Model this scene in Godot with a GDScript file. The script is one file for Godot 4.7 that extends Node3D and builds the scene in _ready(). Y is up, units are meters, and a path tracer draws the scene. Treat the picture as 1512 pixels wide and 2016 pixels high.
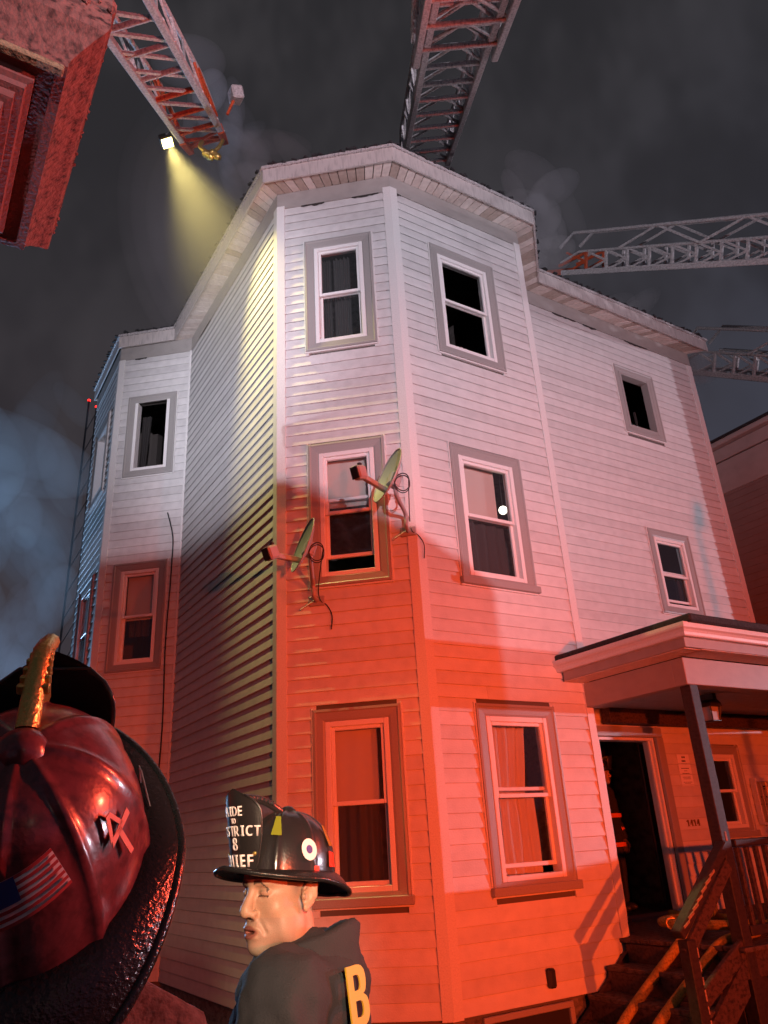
extends Node3D
# A three-storey clapboard house at night, lit by fire-engine lamps, ladders over its roof, two firefighters in front.
# House frame: s runs along the front wall of the corner bay, d outward from it, y up.

const FLAT := -1
var rng := RandomNumberGenerator.new()
var M := {}
var tex := {}
var house: Node3D

# plan corners (x, z)
var B := Vector3(0.308, 0, -7.193)
var A := Vector3(-1.105, 0, -7.392)
var Cc := Vector3(2.047, 0, -8.301)
var LJ := Vector3(-2.915, 0, -10.234)
var L := Vector3(-4.119, 0, -10.403)
var L0 := Vector3(-5.02, 0, -11.82)
var RP := Vector3(2.312, 0, -9.498)
var D := Vector3(5.5, 0, -11.529)
var T3 := Vector3(0.8434, 0, -0.5373)
var N3 := Vector3(0.5373, 0, 0.8434)

func fp(s: float, d: float, y: float) -> Vector3:
	return B + T3 * s + N3 * d + Vector3(0, y, 0)

# ---------------------------------------------------------------- naming
func tag(o: Node, label := "", category := "", group := "", kind := "") -> Node:
	if label: o.set_meta("label", label)
	if category: o.set_meta("category", category)
	if group: o.set_meta("group", group)
	if kind: o.set_meta("kind", kind)
	return o

func numbered(called: String, parent: Node) -> String:
	if not parent.has_node(called): return called
	var i := 1
	while parent.has_node("%s_%03d" % [called, i]): i += 1
	return "%s_%03d" % [called, i]

var counts := {}
func put(o: Node3D, called: String, parent: Node) -> void:
	var key := "%d/%s" % [parent.get_instance_id(), called]
	var n: int = counts.get(key, 0)
	counts[key] = n + 1
	o.name = called if n == 0 else "%s_%03d" % [called, n]
	parent.add_child(o, true)

func base(called: String, parent: Node, xf := Transform3D()) -> Node3D:
	var o := Node3D.new()
	o.transform = xf
	put(o, called, parent)
	return o

func mi(called: String, parent: Node, mesh: Mesh, m: Material, xf := Transform3D()) -> MeshInstance3D:
	var o := MeshInstance3D.new()
	o.mesh = mesh
	o.material_override = m
	o.transform = xf
	put(o, called, parent)
	return o

func done(st: SurfaceTool) -> ArrayMesh:
	st.generate_normals()
	return st.commit()

func ob(called: String, parent: Node, st: SurfaceTool, m: Material, xf := Transform3D()) -> MeshInstance3D:
	return mi(called, parent, done(st), m, xf)

# ---------------------------------------------------------------- shapes
func nb() -> SurfaceTool:
	var st := SurfaceTool.new()
	st.begin(Mesh.PRIMITIVE_TRIANGLES)
	st.set_smooth_group(FLAT)
	return st

func tri(st: SurfaceTool, a: Vector3, b: Vector3, c: Vector3) -> void:
	st.add_vertex(a); st.add_vertex(c); st.add_vertex(b)

func quad(st: SurfaceTool, a: Vector3, b: Vector3, c: Vector3, d: Vector3) -> void:   # counter-clockwise seen from outside
	tri(st, a, b, c); tri(st, a, c, d)

func at(x: float, y: float, z: float) -> Transform3D:
	return Transform3D(Basis(), Vector3(x, y, z))

# chamfered box centred on xf
func box(st: SurfaceTool, xf: Transform3D, size: Vector3, bev := 0.0) -> void:
	st.set_smooth_group(FLAT)
	var h := size * 0.5
	if bev <= 0.0:
		for ax in 3:
			for sg: float in [-1.0, 1.0]:
				var n := Vector3(); n[ax] = sg
				var u := Vector3(); u[(ax + 1) % 3] = sg
				var v := Vector3(); v[(ax + 2) % 3] = 1.0
				var c := n * h
				quad(st, xf * (c - u * h - v * h), xf * (c + u * h - v * h), xf * (c + u * h + v * h), xf * (c - u * h + v * h))
		return
	var b := minf(bev, minf(h.x, minf(h.y, h.z)) * 0.49)
	var i := h - Vector3(b, b, b)
	for ax in 3:
		for sg: float in [-1.0, 1.0]:
			var n := Vector3(); n[ax] = sg
			var u := Vector3(); u[(ax + 1) % 3] = sg
			var v := Vector3(); v[(ax + 2) % 3] = 1.0
			var c := n * h
			quad(st, xf * (c - u * i - v * i), xf * (c + u * i - v * i), xf * (c + u * i + v * i), xf * (c - u * i + v * i))
	for ax in 3:      # edges run along axis ax
		var b1 := (ax + 1) % 3
		var b2 := (ax + 2) % 3
		var e := Vector3(); e[ax] = i[ax]
		for s1: float in [-1.0, 1.0]:
			for s2: float in [-1.0, 1.0]:
				var p := Vector3(); p[b1] = s1 * h[b1]; p[b2] = s2 * i[b2]
				var q := Vector3(); q[b1] = s1 * i[b1]; q[b2] = s2 * h[b2]
				oquad(st, xf * (p - e), xf * (p + e), xf * (q + e), xf * (q - e), xf.basis * (p + q))
	for sx: float in [-1.0, 1.0]:
		for sy: float in [-1.0, 1.0]:
			for sz: float in [-1.0, 1.0]:
				var s := Vector3(sx, sy, sz)
				otri(st, xf * (s * Vector3(h.x, i.y, i.z)), xf * (s * Vector3(i.x, h.y, i.z)), xf * (s * Vector3(i.x, i.y, h.z)), xf.basis * s)

func otri(st: SurfaceTool, a: Vector3, b: Vector3, c: Vector3, out: Vector3) -> void:
	if (b - a).cross(c - a).dot(out) >= 0.0: tri(st, a, b, c)
	else: tri(st, a, c, b)

func oquad(st: SurfaceTool, a: Vector3, b: Vector3, c: Vector3, d: Vector3, out: Vector3) -> void:
	if (b - a).cross(c - a).dot(out) >= 0.0: quad(st, a, b, c, d)
	else: quad(st, d, c, b, a)

# ---------------------------------------------------------------- light
func sky() -> PanoramaSkyMaterial:
	var w := 512; var h := 256
	var im := Image.create_empty(w, h, false, Image.FORMAT_RGBF)
	var n := FastNoiseLite.new(); n.seed = 21; n.frequency = 1.5; n.fractal_octaves = 6; n.fractal_gain = 0.55
	n.domain_warp_enabled = true; n.domain_warp_amplitude = 0.55; n.domain_warp_frequency = 0.9
	for y in h:
		var el := (0.5 - (y + 0.5) / h) * PI
		for x in w:
			var az := ((x + 0.5) / w - 0.5) * TAU
			var d := Vector3(sin(az) * cos(el), sin(el), -cos(az) * cos(el))
			var m := smoothstep(0.30, 0.95, 0.5 + 0.85 * n.get_noise_3dv(d * Vector3(1.7, 0.95, 1.7)))
			# night air with drifting smoke lit by the town, bluer to the west
			var low := exp(-pow(maxf(el, 0.0) / 0.55, 2.0))
			var west := 0.5 + 0.5 * cos(az + 1.0)
			west *= west
			var c := Color(0.024, 0.023, 0.026) + Color(0.017, 0.015, 0.016) * m
			c += Color(0.012, 0.050, 0.130) * low * west * (0.45 + 1.0 * m)
			c += Color(0.012, 0.005, 0.009) * low * (1.0 - west)
			im.set_pixel(x, y, c)
	var t := ImageTexture.create_from_image(im)
	var p := PanoramaSkyMaterial.new()
	p.panorama = t
	return p

# a floodlight head: housing, glowing lens, and the light just in front of the lens
func flood(label: String, pos: Vector3, aim: Vector3, size: Vector2, c: Color, energy: float, angle: float, blend: float, radius: float, stand := true, power := 2.0) -> Node3D:
	var xf := Transform3D(Basis.looking_at(aim - pos), pos)
	var o := base("floodlight", self, Transform3D(Basis(), pos))
	tag(o, label, "floodlight")
	var st := nb()
	var b := Transform3D(xf.basis, Vector3.ZERO)
	box(st, b * at(0, 0, 0.05), Vector3(size.x + 0.04, size.y + 0.04, 0.09), 0.015)
	ob("housing", o, st, M.black_plastic)
	st = nb()
	box(st, b * at(0, 0, -0.004), Vector3(size.x, size.y, 0.016), 0.004)
	ob("lamp_lens", o, st, glow("lens_%d" % int(energy * 10), c, power))
	if stand:
		st = nb()
		tube(st, pv([Vector3(0, -size.y * 0.5, 0.05), Vector3(0, 0.9 - pos.y, 0.05)]), 0.022, 10)
		for k in 3:
			var a := TAU * k / 3.0
			tube(st, pv([Vector3(0, 1.0 - pos.y, 0.05), Vector3(sin(a) * 0.5, -pos.y, 0.05 + cos(a) * 0.5)]), 0.016, 8)
		ob("tripod", o, st, M.alu_dark)
	var l := SpotLight3D.new()
	l.name = "beam"
	l.transform = Transform3D(xf.basis, xf.basis * Vector3(0, 0, -0.03))
	l.light_color = c; l.light_energy = energy; l.spot_angle = angle; l.spot_angle_attenuation = blend
	l.light_size = radius; l.spot_range = 60.0; l.spot_attenuation = 2.0; l.shadow_enabled = true
	o.add_child(l, true)
	return o

const L1 := Vector3(17.95, 3.3, -8.45)
const L2 := Vector3(3.2, 3.0, 9.0)
const L2B := Vector3(-8.0, 3.0, 9.0)
const R1 := Vector3(7.8, 2.2, 4.7)
const R2 := Vector3(6.3, 4.2, -3.2)
const R3 := Vector3(3.2, 2.0, 3.4)
const SPOT := Vector3(-2.60, 10.53, -7.42)

func lights() -> void:
	var white := Color(0.97, 0.93, 1.0)
	flood("white floodlight on a stand behind the fire engine", L2, Vector3(0.3, 10.0, -8.6), Vector2(0.30, 0.2), white, 225.0, 24.5, 1.0, 0.025)
	flood("added white fill light on a stand for the upper side wall", L2B, Vector3(-2.05, 7.7, -8.75), Vector2(0.30, 0.2), Color(0.95, 0.94, 1.0), 300.0, 8.2, 1.0, 0.025)  # fill lamp added to brighten the upper side wall
	flood("white floodlight on a stand off to the right of the porch", L1, Vector3(1.8, 4.6, -8.4), Vector2(0.3, 0.2), Color(0.98, 0.93, 1.0), 74.0, 40.0, 0.5, 0.05)
	flood("red beacon lamp on a stand across the street", R1, Vector3(3.9, 2.2, -9.8), Vector2(0.34, 0.14), Color(1.0, 0.29, 0.07), 172.0, 30.0, 1.0, 0.09)
	flood("added red lamp on a stand reddening the angled bay wall", R3, Vector3(-0.1, 2.0, -7.3), Vector2(0.3, 0.12), Color(1.0, 0.30, 0.10), 100.0, 21.0, 1.0, 0.09)  # second red lamp, added for the angled bay wall
	flood("added red lamp over the engine roof tinting the ladders", Vector3(1.9, 3.62, 4.4), Vector3(0.2, 11.6, -6.2), Vector2(0.24, 0.1), Color(1.0, 0.30, 0.16), 40.0, 14.5, 1.0, 0.06, false)  # lamp added to tint the ladder undersides red
	flood("added red lamp on a stand for the cornice and near helmet", R2, Vector3(-0.8, 5.5, -2.2), Vector2(0.24, 0.12), Color(1.0, 0.30, 0.20), 64.0, 45.0, 0.5, 0.07)  # separate red light added for the cornice, near helmet and ladders
	flood("added face light on a tripod just behind the watchers", Vector3(0.55, 2.25, 0.75), Vector3(-0.27, 1.74, -2.05), Vector2(0.12, 0.09), Color(1.0, 0.87, 0.72), 15.0, 11.5, 0.8, 0.05)  # unseen lamp added to light the face under the lettered helmet
	flood("blue-white floodlight beyond the left side of the house", Vector3(-14.5, 4.3, -22.5), Vector3(-7.2, 6.2, -13.6), Vector2(0.3, 0.2), Color(0.62, 0.80, 1.0), 300.0, 24.0, 0.8, 0.06)

func _ready() -> void:
	rng.seed = 77
	# camera
	var cam := Camera3D.new()
	cam.name = "camera"
	cam.transform = Transform3D(Basis(Vector3(0.99821, -0.05489, -0.02375), Vector3(0.05981, 0.91612, 0.39644), Vector3(0, -0.39715, 0.91775)).orthonormalized(), Vector3(0, 1.75, 0))
	cam.fov = 67.35
	cam.near = 0.05; cam.far = 400.0
	add_child(cam)
	# sky and exposure
	var env := Environment.new()
	env.background_mode = Environment.BG_SKY
	env.sky = Sky.new()
	env.sky.sky_material = sky()
	env.tonemap_mode = Environment.TONE_MAPPER_LINEAR
	env.tonemap_exposure = 1.0
	env.volumetric_fog_enabled = true
	env.volumetric_fog_density = 0.0
	env.sdfgi_enabled = true; env.ssao_enabled = true; env.ssil_enabled = true
	var we := WorldEnvironment.new()
	we.name = "environment"
	we.environment = env
	add_child(we)
	materials()
	lights()
	ground()
	build_house()
	build_porch()
	hoses()
	neighbours()
	var w2n := wall_xf(A, B).basis.z
	dish("lower left satellite dish on the angled bay below the window", Vector3(-0.79, 4.422, -6.852), Vector3(-0.86, 0.30, 0.40), Vector3(-0.712, 3.998, -7.337), w2n, Vector3(-1.044, 4.23, -6.554), 0.53)
	dish("upper right satellite dish at the bay corner over the middle window", Vector3(0.06, 4.983, -6.6), Vector3(-0.84, 0.34, 0.42), Vector3(0.235, 4.625, -7.204), w2n, Vector3(-0.199, 4.851, -6.28), 0.55)
	ladders()
	body_meshes()
	people()
	all_smoke()
	street_side()

func ground() -> void:
	var st := nb()
	box(st, at(0, -0.1, -10), Vector3(260, 0.2, 260))
	tag(ob("ground", self, st, M.asphalt), "", "", "", "structure")

func neighbours() -> void:
	# left: bay cornice of the next house, seen from below
	var fx := Transform3D(Basis(T3, Vector3.UP, N3), Vector3(-1.03, 0, -2.14))      # x along its front, z outward; origin at the cornice corner
	var o := base("red_bay_house", self, fx)
	tag(o, "red painted house bay with crumbling stepped cornice beside the watchers", "house")
	var W := 1.5; var DP := 1.47
	var KS := 0.8
	# [inset, y0, y1, material]
	var c := 4.95      # crown of the cornice
	# [inset, top below the crown, bottom below the crown, material]
	var loft := func(prof: Array) -> SurfaceTool:      # [inset, drop below the crown] round the three open sides
		var s := nb()
		for k in prof.size() - 1:
			var p: Array = prof[k]; var q: Array = prof[k + 1]
			var a := [Vector3(-W, c - p[1], -p[0]), Vector3(-p[0], c - p[1], -p[0]), Vector3(-p[0], c - p[1], -DP + p[0]), Vector3(-W, c - p[1], -DP + p[0])]
			var b := [Vector3(-W, c - q[1], -q[0]), Vector3(-q[0], c - q[1], -q[0]), Vector3(-q[0], c - q[1], -DP + q[0]), Vector3(-W, c - q[1], -DP + q[0])]
			for m in 3: quad(s, b[m], b[m + 1], a[m + 1], a[m])
		return s
	ob("crown_moulding", o, loft.call([[0.02, -0.13], [0.0, -0.12], [0.0, -0.02], [0.012, 0.0], [0.05, 0.03], [0.10, 0.085], [0.125, 0.12], [0.128, 0.15]]), M.red_paint)
	ob("soffit_band", o, loft.call([[0.128, 0.15], [0.170, 0.152]]), M.red_trim)
	ob("groove", o, loft.call([[0.170, 0.152], [0.172, 0.135], [0.238, 0.137]]), M.red_trim)
	ob("bed_moulding", o, loft.call([[0.238, 0.137], [0.240, 0.175], [0.262, 0.185], [0.270, 0.205], [0.30, 0.21], [0.304, 0.245], [0.335, 0.252], [0.34, 0.29]]), M.red_trim)
	ob("frieze", o, loft.call([[0.34, 0.29], [0.37, 0.292], [0.37, 0.36]]), M.red_trim)
	var st := nb()
	box(st, at(-W * 0.5 - 0.135, c - 0.16, -0.149), Vector3(W - 0.01, 0.03, 0.046), 0.006)
	ob("beige_strip", o, st, M.beige_trim)
	st = nb()
	box(st, at(-W * 0.5 - 0.37, 2.3, -DP * 0.5), Vector3(W - 0.02, 4.66, DP - 0.72), 0.01)
	ob("wall", o, st, M.red_trim)
	st = nb()
	box(st, at(-W * 0.5, c + 0.16, -DP * 0.5), Vector3(W + 0.03, 0.09, DP + 0.03), 0.02)
	for k in 50:
		var p := Vector3(-rng.randf() * W, c + 0.10 + rng.randf() * 0.04, 0.006) if k % 2 == 0 else Vector3(0.006, c + 0.10 + rng.randf() * 0.04, -rng.randf() * DP)
		box(st, Transform3D(Basis.from_euler(Vector3(rng.randf(), rng.randf() * 3, rng.randf())), p), Vector3(0.035, 0.014, 0.02) * rng.randf_range(0.4, 1.1), 0.003)
	ob("roof", o, st, M.red_paint)
	# window in the bay's side wall
	var wn := base("window", o, at(-0.38, 3.9, -DP * 0.5))
	st = nb()
	for z: float in [-0.30, 0.30]: box(st, at(0.01, 0.0, z), Vector3(0.05, 1.36, 0.07), 0.006)
	box(st, at(0.012, 0.69, 0), Vector3(0.052, 0.08, 0.7), 0.006); box(st, at(0.012, -0.69, 0), Vector3(0.07, 0.06, 0.74), 0.006)
	ob("casing", wn, st, M.red_trim)
	# right: the wall of the next house, beyond the gap
	var nx := Transform3D(Basis(Vector3(0.5373, 0, 0.8434), Vector3.UP, Vector3(-0.8434, 0, 0.5373)), Vector3(5.4, 0, -14.4))
	var r := base("next_door_house", self, nx)
	tag(r, "dim reddish house wall with pale eave board beyond the far corner", "house")
	var n := 56
	for k in n:
		st = nb()
		box(st, Transform3D(Basis(Vector3.RIGHT, -0.09), Vector3(2.2, 0.3 + k * 0.128, 0.01)), Vector3(4.4, 0.14, 0.02))
		ob("clapboard", r, st, M.neighbour_clap)
	st = nb(); box(st, at(2.2, 3.9, -1.5), Vector3(4.38, 7.8, 2.98)); ob("wall", r, st, M.neighbour_clap)
	st = nb(); box(st, at(2.2, 7.62, 0.03), Vector3(4.42, 0.60, 0.04), 0.006); ob("frieze_board", r, st, M.neighbour_frieze)
	st = nb(); box(st, at(2.2, 8.06, 0.045), Vector3(4.42, 0.24, 0.06), 0.01); ob("frieze_board", r, st, M.neighbour_frieze)
	st = nb(); box(st, at(2.2, 8.24, -1.3), Vector3(4.7, 0.10, 3.0), 0.02); ob("cornice", r, st, M.neighbour_frieze)
	st = nb(); box(st, at(2.2, 8.31, -1.3), Vector3(4.74, 0.05, 3.04), 0.01); ob("roof", r, st, M.roof_tar)
	# aviation mast far off to the left
	var m := base("radio_mast", self, Transform3D(Basis(), Vector3(-24.5, 0, -56.5)))
	tag(m, "far lattice mast with two red lights left of the house", "mast")
	for dx: float in [-0.35, 0.35]:
		st = nb(); tube(st, pv([Vector3(dx * 1.6, 0, 0), Vector3(dx, 38.0 - dx, 0)]), 0.08, 6); ob("leg", m, st, M.alu_dark)
		st = nb(); lathe(st, [Vector2(0, -0.13), Vector2(0.12, -0.06), Vector2(0.12, 0.06), Vector2(0, 0.13)], 10, at(dx, 38.0 - dx, 0.0)); ob("warning_lamp", m, st, glow("warning_red", Color(1.0, 0.10, 0.06), 4.0))
	st = nb()
	for k in 18: bar(st, Vector3(-0.35 * (1.6 - k * 0.033), k * 2.05 + 0.4, 0), Vector3(0.35 * (1.6 - k * 0.033), k * 2.05 + 2.2, 0), 0.05, 0.05)
	ob("lattice", m, st, M.alu_dark)

func ladders() -> void:
	# over the roof corner on the left, with the yellow lamp at its tip
	var l1 := ladder("ladder at upper left with red tip and a lit yellow lamp", Vector3(-2.19, 6.4, -0.17), Vector3(-2.172, 10.695, -7.461), Vector3(1, 0.25, 0), 0.54, 0.56, 0.55, {"tip_red": true, "red_len": 1.4, "vee": false})
	var st := nb()
	for k in 14:
		var q := Vector3(-2.19, 6.4, -0.17).lerp(Vector3(-2.172, 10.695, -7.461), 0.30 + k * 0.05) - Vector3(-2.19, 6.4, -0.17)
		bar(st, q + Vector3(-0.3, -0.08, 0), q + Vector3(0.3, 0.08, 0) + (Vector3(-2.172, 10.695, -7.461) - Vector3(-2.19, 6.4, -0.17)).normalized() * 0.5, 0.035, 0.035)
	ob("cross_brace", l1, st, M.alu)
	# nozzle hanging under the tip
	st = nb()
	var t := Vector3(-2.05, 10.55, -7.55)
	tube(st, spline([t + Vector3(-0.12, 0.12, 0), t + Vector3(-0.14, 0.0, 0.02), t + Vector3(-0.05, -0.12, 0.03), t + Vector3(0.04, -0.2, 0.0)], 5), 0.03, 8)
	tube(st, spline([t + Vector3(0.16, 0.12, 0), t + Vector3(0.12, -0.02, 0.02), t + Vector3(0.02, -0.16, 0.03)], 5), 0.026, 8)
	for k in 6: lathe(st, [Vector2(0.0, 0.05), Vector2(0.05, 0.03), Vector2(0.06, -0.02), Vector2(0, -0.05)], 8, Transform3D(Basis.from_euler(Vector3(k, k * 2.0, 0)), t + Vector3(-0.05 + 0.03 * k, -0.14 - 0.03 * (k % 3), 0.02)))
	var noz := base("hose_nozzle", self, Transform3D(Basis(), Vector3.ZERO))
	tag(noz, "brass hose nozzle hanging below the red ladder tip", "nozzle")
	ob("pipework", noz, st, M.brass)
	# lamp at the tip
	var aim := Vector3(-1.2, 7.0, -7.5)
	var fl := flood("lit yellow spotlight hanging from the upper left ladder tip", SPOT, aim, Vector2(0.14, 0.14), Color(1.0, 0.91, 0.55), 58.0, 21.0, 1.0, 0.05, false, 12.0)
	st = nb()
	tube(st, spline([Vector3(0, 0.05, 0.08), Vector3(0.1, 0.16, 0.05), Vector3(0.24, 0.18, 0.0)], 5), 0.018, 8)
	ob("yoke", fl, st, M.alu_dark)
	# camera lamp on the far side of the tip
	var cb := base("ladder_camera", self, Transform3D(Basis(), Vector3(-1.66, 11.15, -7.25)))
	tag(cb, "small grey box lamp beside the red ladder tip", "lamp")
	st = nb(); box(st, Transform3D(Basis.from_euler(Vector3(0.3, 0.5, 0.3)), Vector3.ZERO), Vector3(0.16, 0.18, 0.22), 0.02); ob("box", cb, st, M.alu)
	st = nb(); tube(st, pv([Vector3.ZERO, Vector3(-0.12, -0.3, -0.05)]), 0.02, 8); ob("stem", cb, st, M.tip_red)
	ladder("wide ladder at top centre passing overhead onto the roof", Vector3(1.28, 7.99, -2.4), Vector3(0.955, 11.40, -8.85), Vector3(1, 0.06, 0), 0.70, 0.42, 0.42, {"outer": [0.55, 0.90, 0.5]})
	ladder("upper right ladder with red tip behind the bay roof", Vector3(10.9, 7.0, -6.3), Vector3(3.90, 11.78, -11.97), Vector3(0.42, 0.62, -0.70), 0.62, 0.36, 0.42, {"tip_red": true, "red_len": 0.9, "vee": false, "tier": 0.34, "x": true})
	var l4 := ladder("lower right ladder with round handrail behind the roof corner", Vector3(9.9, 6.0, -8.4), Vector3(6.55, 10.35, -13.5), Vector3(0.46, 0.56, -0.70), 0.66, 0.42, 0.45, {"vee": false, "tier": 0.45, "x": true})
	st = nb()
	var o4 := Vector3(9.9, 6.0, -8.4)
	tube(st, spline([Vector3(6.2, 10.2, -13.2) - o4, Vector3(6.0, 10.75, -13.2) - o4, Vector3(5.85, 10.9, -13.25) - o4, Vector3(5.2, 10.6, -13.3) - o4], 6), 0.03, 8)
	ob("handrail_loop", l4, st, M.alu)

func people() -> void:
	# chief, in profile to the left, a helmet with a lettered shield
	var yaw := -PI / 2 + 0.84
	var foot := Vector3(-0.275, 0.0, -2.11)
	var torso := -PI / 2 - 0.12
	var inv := Transform3D(Basis(Vector3.UP, torso), foot).affine_inverse()
	var hx := inv * Transform3D(Basis(Vector3.UP, yaw) * Basis(Vector3.RIGHT, -0.02), Vector3(-0.304, 1.661, -2.087))
	var chief := person("firefighter in dark coat and lettered black helmet looking left", foot, torso, hx, M.coat_dark, {"collar": 0.082, "spread": 0.22, "scale": 1.06})
	var h := helmet(chief, hx * Transform3D(Basis(Vector3.RIGHT, -0.06), Vector3(0, 0.0, 0)), M.helmet_black, {"front": 0.178, "back": 0.19, "holder": M.helmet_black, "lines": [["AIDE", 0.84, 0.022], ["TO", 0.70, 0.012], ["DISTRICT", 0.55, 0.0235], ["8", 0.36, 0.028], ["CHIEF", 0.12, 0.027]]})
	sticker(h, "badge_sticker", 1.45, 0.80, PackedVector2Array(ring_poly(0.022, 0.025)), M.white_print, 0.0045)
	sticker(h, "badge_print", 1.45, 0.80, PackedVector2Array(ring_poly(0.009, 0.010)), M.print_blue, 0.0055)
	sticker(h, "reflective_patch", 0.72, 0.52, PackedVector2Array([Vector2(-0.014, -0.028), Vector2(0.012, -0.03), Vector2(0.006, 0.026), Vector2(-0.006, 0.026)]), M.reflect_lime, 0.004)
	sticker(h, "reflective_patch", 2.2, 0.62, PackedVector2Array([Vector2(-0.014, -0.028), Vector2(0.014, -0.026), Vector2(0.006, 0.026), Vector2(-0.008, 0.026)]), M.reflect_amber, 0.004)
	sticker(h, "reflective_patch", 2.15, 0.88, PackedVector2Array([Vector2(-0.02, -0.018), Vector2(0.018, -0.018), Vector2(0.016, 0.016), Vector2(-0.016, 0.018)]), M.reflect_red, 0.004)
	sticker(h, "reflective_patch", 1.62, 0.97, rect(0, 0, 0.016, 0.010), M.reflect_red, 0.004)
	# lettering across the back of the coat
	for k in 2:
		var tm := TextMesh.new()
		tm.text = ["B", "F"][k]; tm.font = font("Droid Sans", 700); tm.font_size = 16; tm.pixel_size = 0.0098; tm.depth = 0.004
		mi("back_letter", chief, tm, M.reflect_yellow, Transform3D(Basis(Vector3.UP, PI - 0.36) * Basis(Vector3.RIGHT, -0.12), Vector3(0.112, 1.445 - k * 0.165, -0.172)))
	# foreground firefighter, back to us, head tipped back to look up
	var fy := PI + 0.24
	var ff := Vector3(-0.49, 0.0, -0.86)
	var finv := Transform3D(Basis(Vector3.UP, fy), ff).affine_inverse()
	var hb := Basis(Vector3.UP, fy) * Basis(Vector3.RIGHT, -0.92)
	var fh := finv * Transform3D(hb, Vector3(-0.372, 1.742, -0.849))
	var fg := person("firefighter seen from behind in red helmet with flag sticker looking up", ff, fy, fh, M.coat_tan, {"collar": 0.07, "scale": 1.12})
	mi("hood", fg, person_meshes.head, M.coat_black, fh * Transform3D(Basis.from_scale(Vector3(1.07, 1.04, 1.07)), Vector3(0, 0, -0.002)))
	var h2 := helmet(fg, fh, M.helmet_red, {"front": 0.172, "back": 0.21, "under": M.brim_under, "width": 0.140, "shield_h": 0.62, "shield_z": 0.118})
	# flag sticker on the back right of the dome, ribbon and letter stickers on the side
	flag(h2, PI + 0.26, 0.60)
	var rib := [rect(0.0, -0.016, 0.006, 0.030), PackedVector2Array([Vector2(-0.016, -0.008), Vector2(0.02, -0.004), Vector2(0.02, 0.003), Vector2(-0.012, -0.002)]), PackedVector2Array([Vector2(-0.016, -0.004), Vector2(-0.010, -0.002), Vector2(-0.002, 0.014), Vector2(-0.006, 0.018)]), PackedVector2Array([Vector2(-0.006, 0.018), Vector2(-0.002, 0.014), Vector2(0.004, -0.002), Vector2(0.009, -0.002), Vector2(0.001, 0.018)])]
	for p: PackedVector2Array in rib: sticker(h2, "ribbon_sticker", -1.98, 0.62, p, M.orange_band, 0.0048)
	var tri_a := [PackedVector2Array([Vector2(-0.02, -0.024), Vector2(-0.006, -0.022), Vector2(-0.006, 0.024), Vector2(-0.016, 0.028)]), PackedVector2Array([Vector2(-0.006, 0.016), Vector2(0.012, -0.022), Vector2(0.017, -0.022), Vector2(-0.006, 0.025)])]
	for p: PackedVector2Array in tri_a: sticker(h2, "letter_sticker", -1.12, 0.86, p, M.white_print, 0.004)
	# crew member inside the doorway
	var x4 := wall_xf(RP, D)
	var iy := atan2(N3.x, N3.z) + 0.4
	var ifoot := x4 * Vector3(0.92, 0.83, -0.85)
	person_in(ifoot, iy)

func person_in(foot: Vector3, yaw: float) -> void:
	var hx := Transform3D(Basis(), Vector3(0, 1.62, 0.02))
	var p := person("firefighter with orange bands standing inside the dark doorway", foot, yaw, hx, M.coat_black, {"bands": true})
	var h := helmet(p, hx, M.helmet_black)
	sticker(h, "reflective_patch", 0.9, 0.7, rect(0, 0, 0.03, 0.035), M.orange_band)
	sticker(h, "reflective_patch", -0.9, 0.7, rect(0, 0, 0.03, 0.035), M.orange_band)

func ring_poly(rx: float, ry: float) -> Array:
	var out := []
	for k in 20: out.append(Vector2(cos(TAU * k / 20) * rx, sin(TAU * k / 20) * ry))
	return out

func flag(h: Node3D, a: float, t: float) -> void:
	var fb := base("flag_sticker", h, Transform3D())
	var w := 0.062; var hh := 0.036
	var spin := 0.30
	var bent := func(x0: float, x1: float, y0: float, y1: float, lift: float) -> SurfaceTool:
		var g := []
		for i in 9:
			var row := PackedVector3Array()
			for j in 2:
				var x := lerpf(x0, x1, i / 8.0); var y := lerpf(y0, y1, float(j))
				var u := x * cos(spin) - y * sin(spin); var v := x * sin(spin) + y * cos(spin)
				row.append(on_dome(a + u / 0.098, t - v / 0.20, lift).origin)
			g.append(row)
		var s := nb()
		sheet(s, g)
		return s
	ob("field", fb, bent.call(-w / 2, w / 2, -hh / 2, hh / 2, 0.0055), M.white_print)
	for k in 7:
		var y0 := -hh / 2 + k * hh / 6.5
		ob("stripe", fb, bent.call(-w / 2, w / 2, y0, y0 + hh / 13.0, 0.0061), M.print_red)
	ob("canton", fb, bent.call(-w / 2, -w * 0.08, hh * -0.04, hh / 2, 0.0067), M.print_blue)

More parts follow.
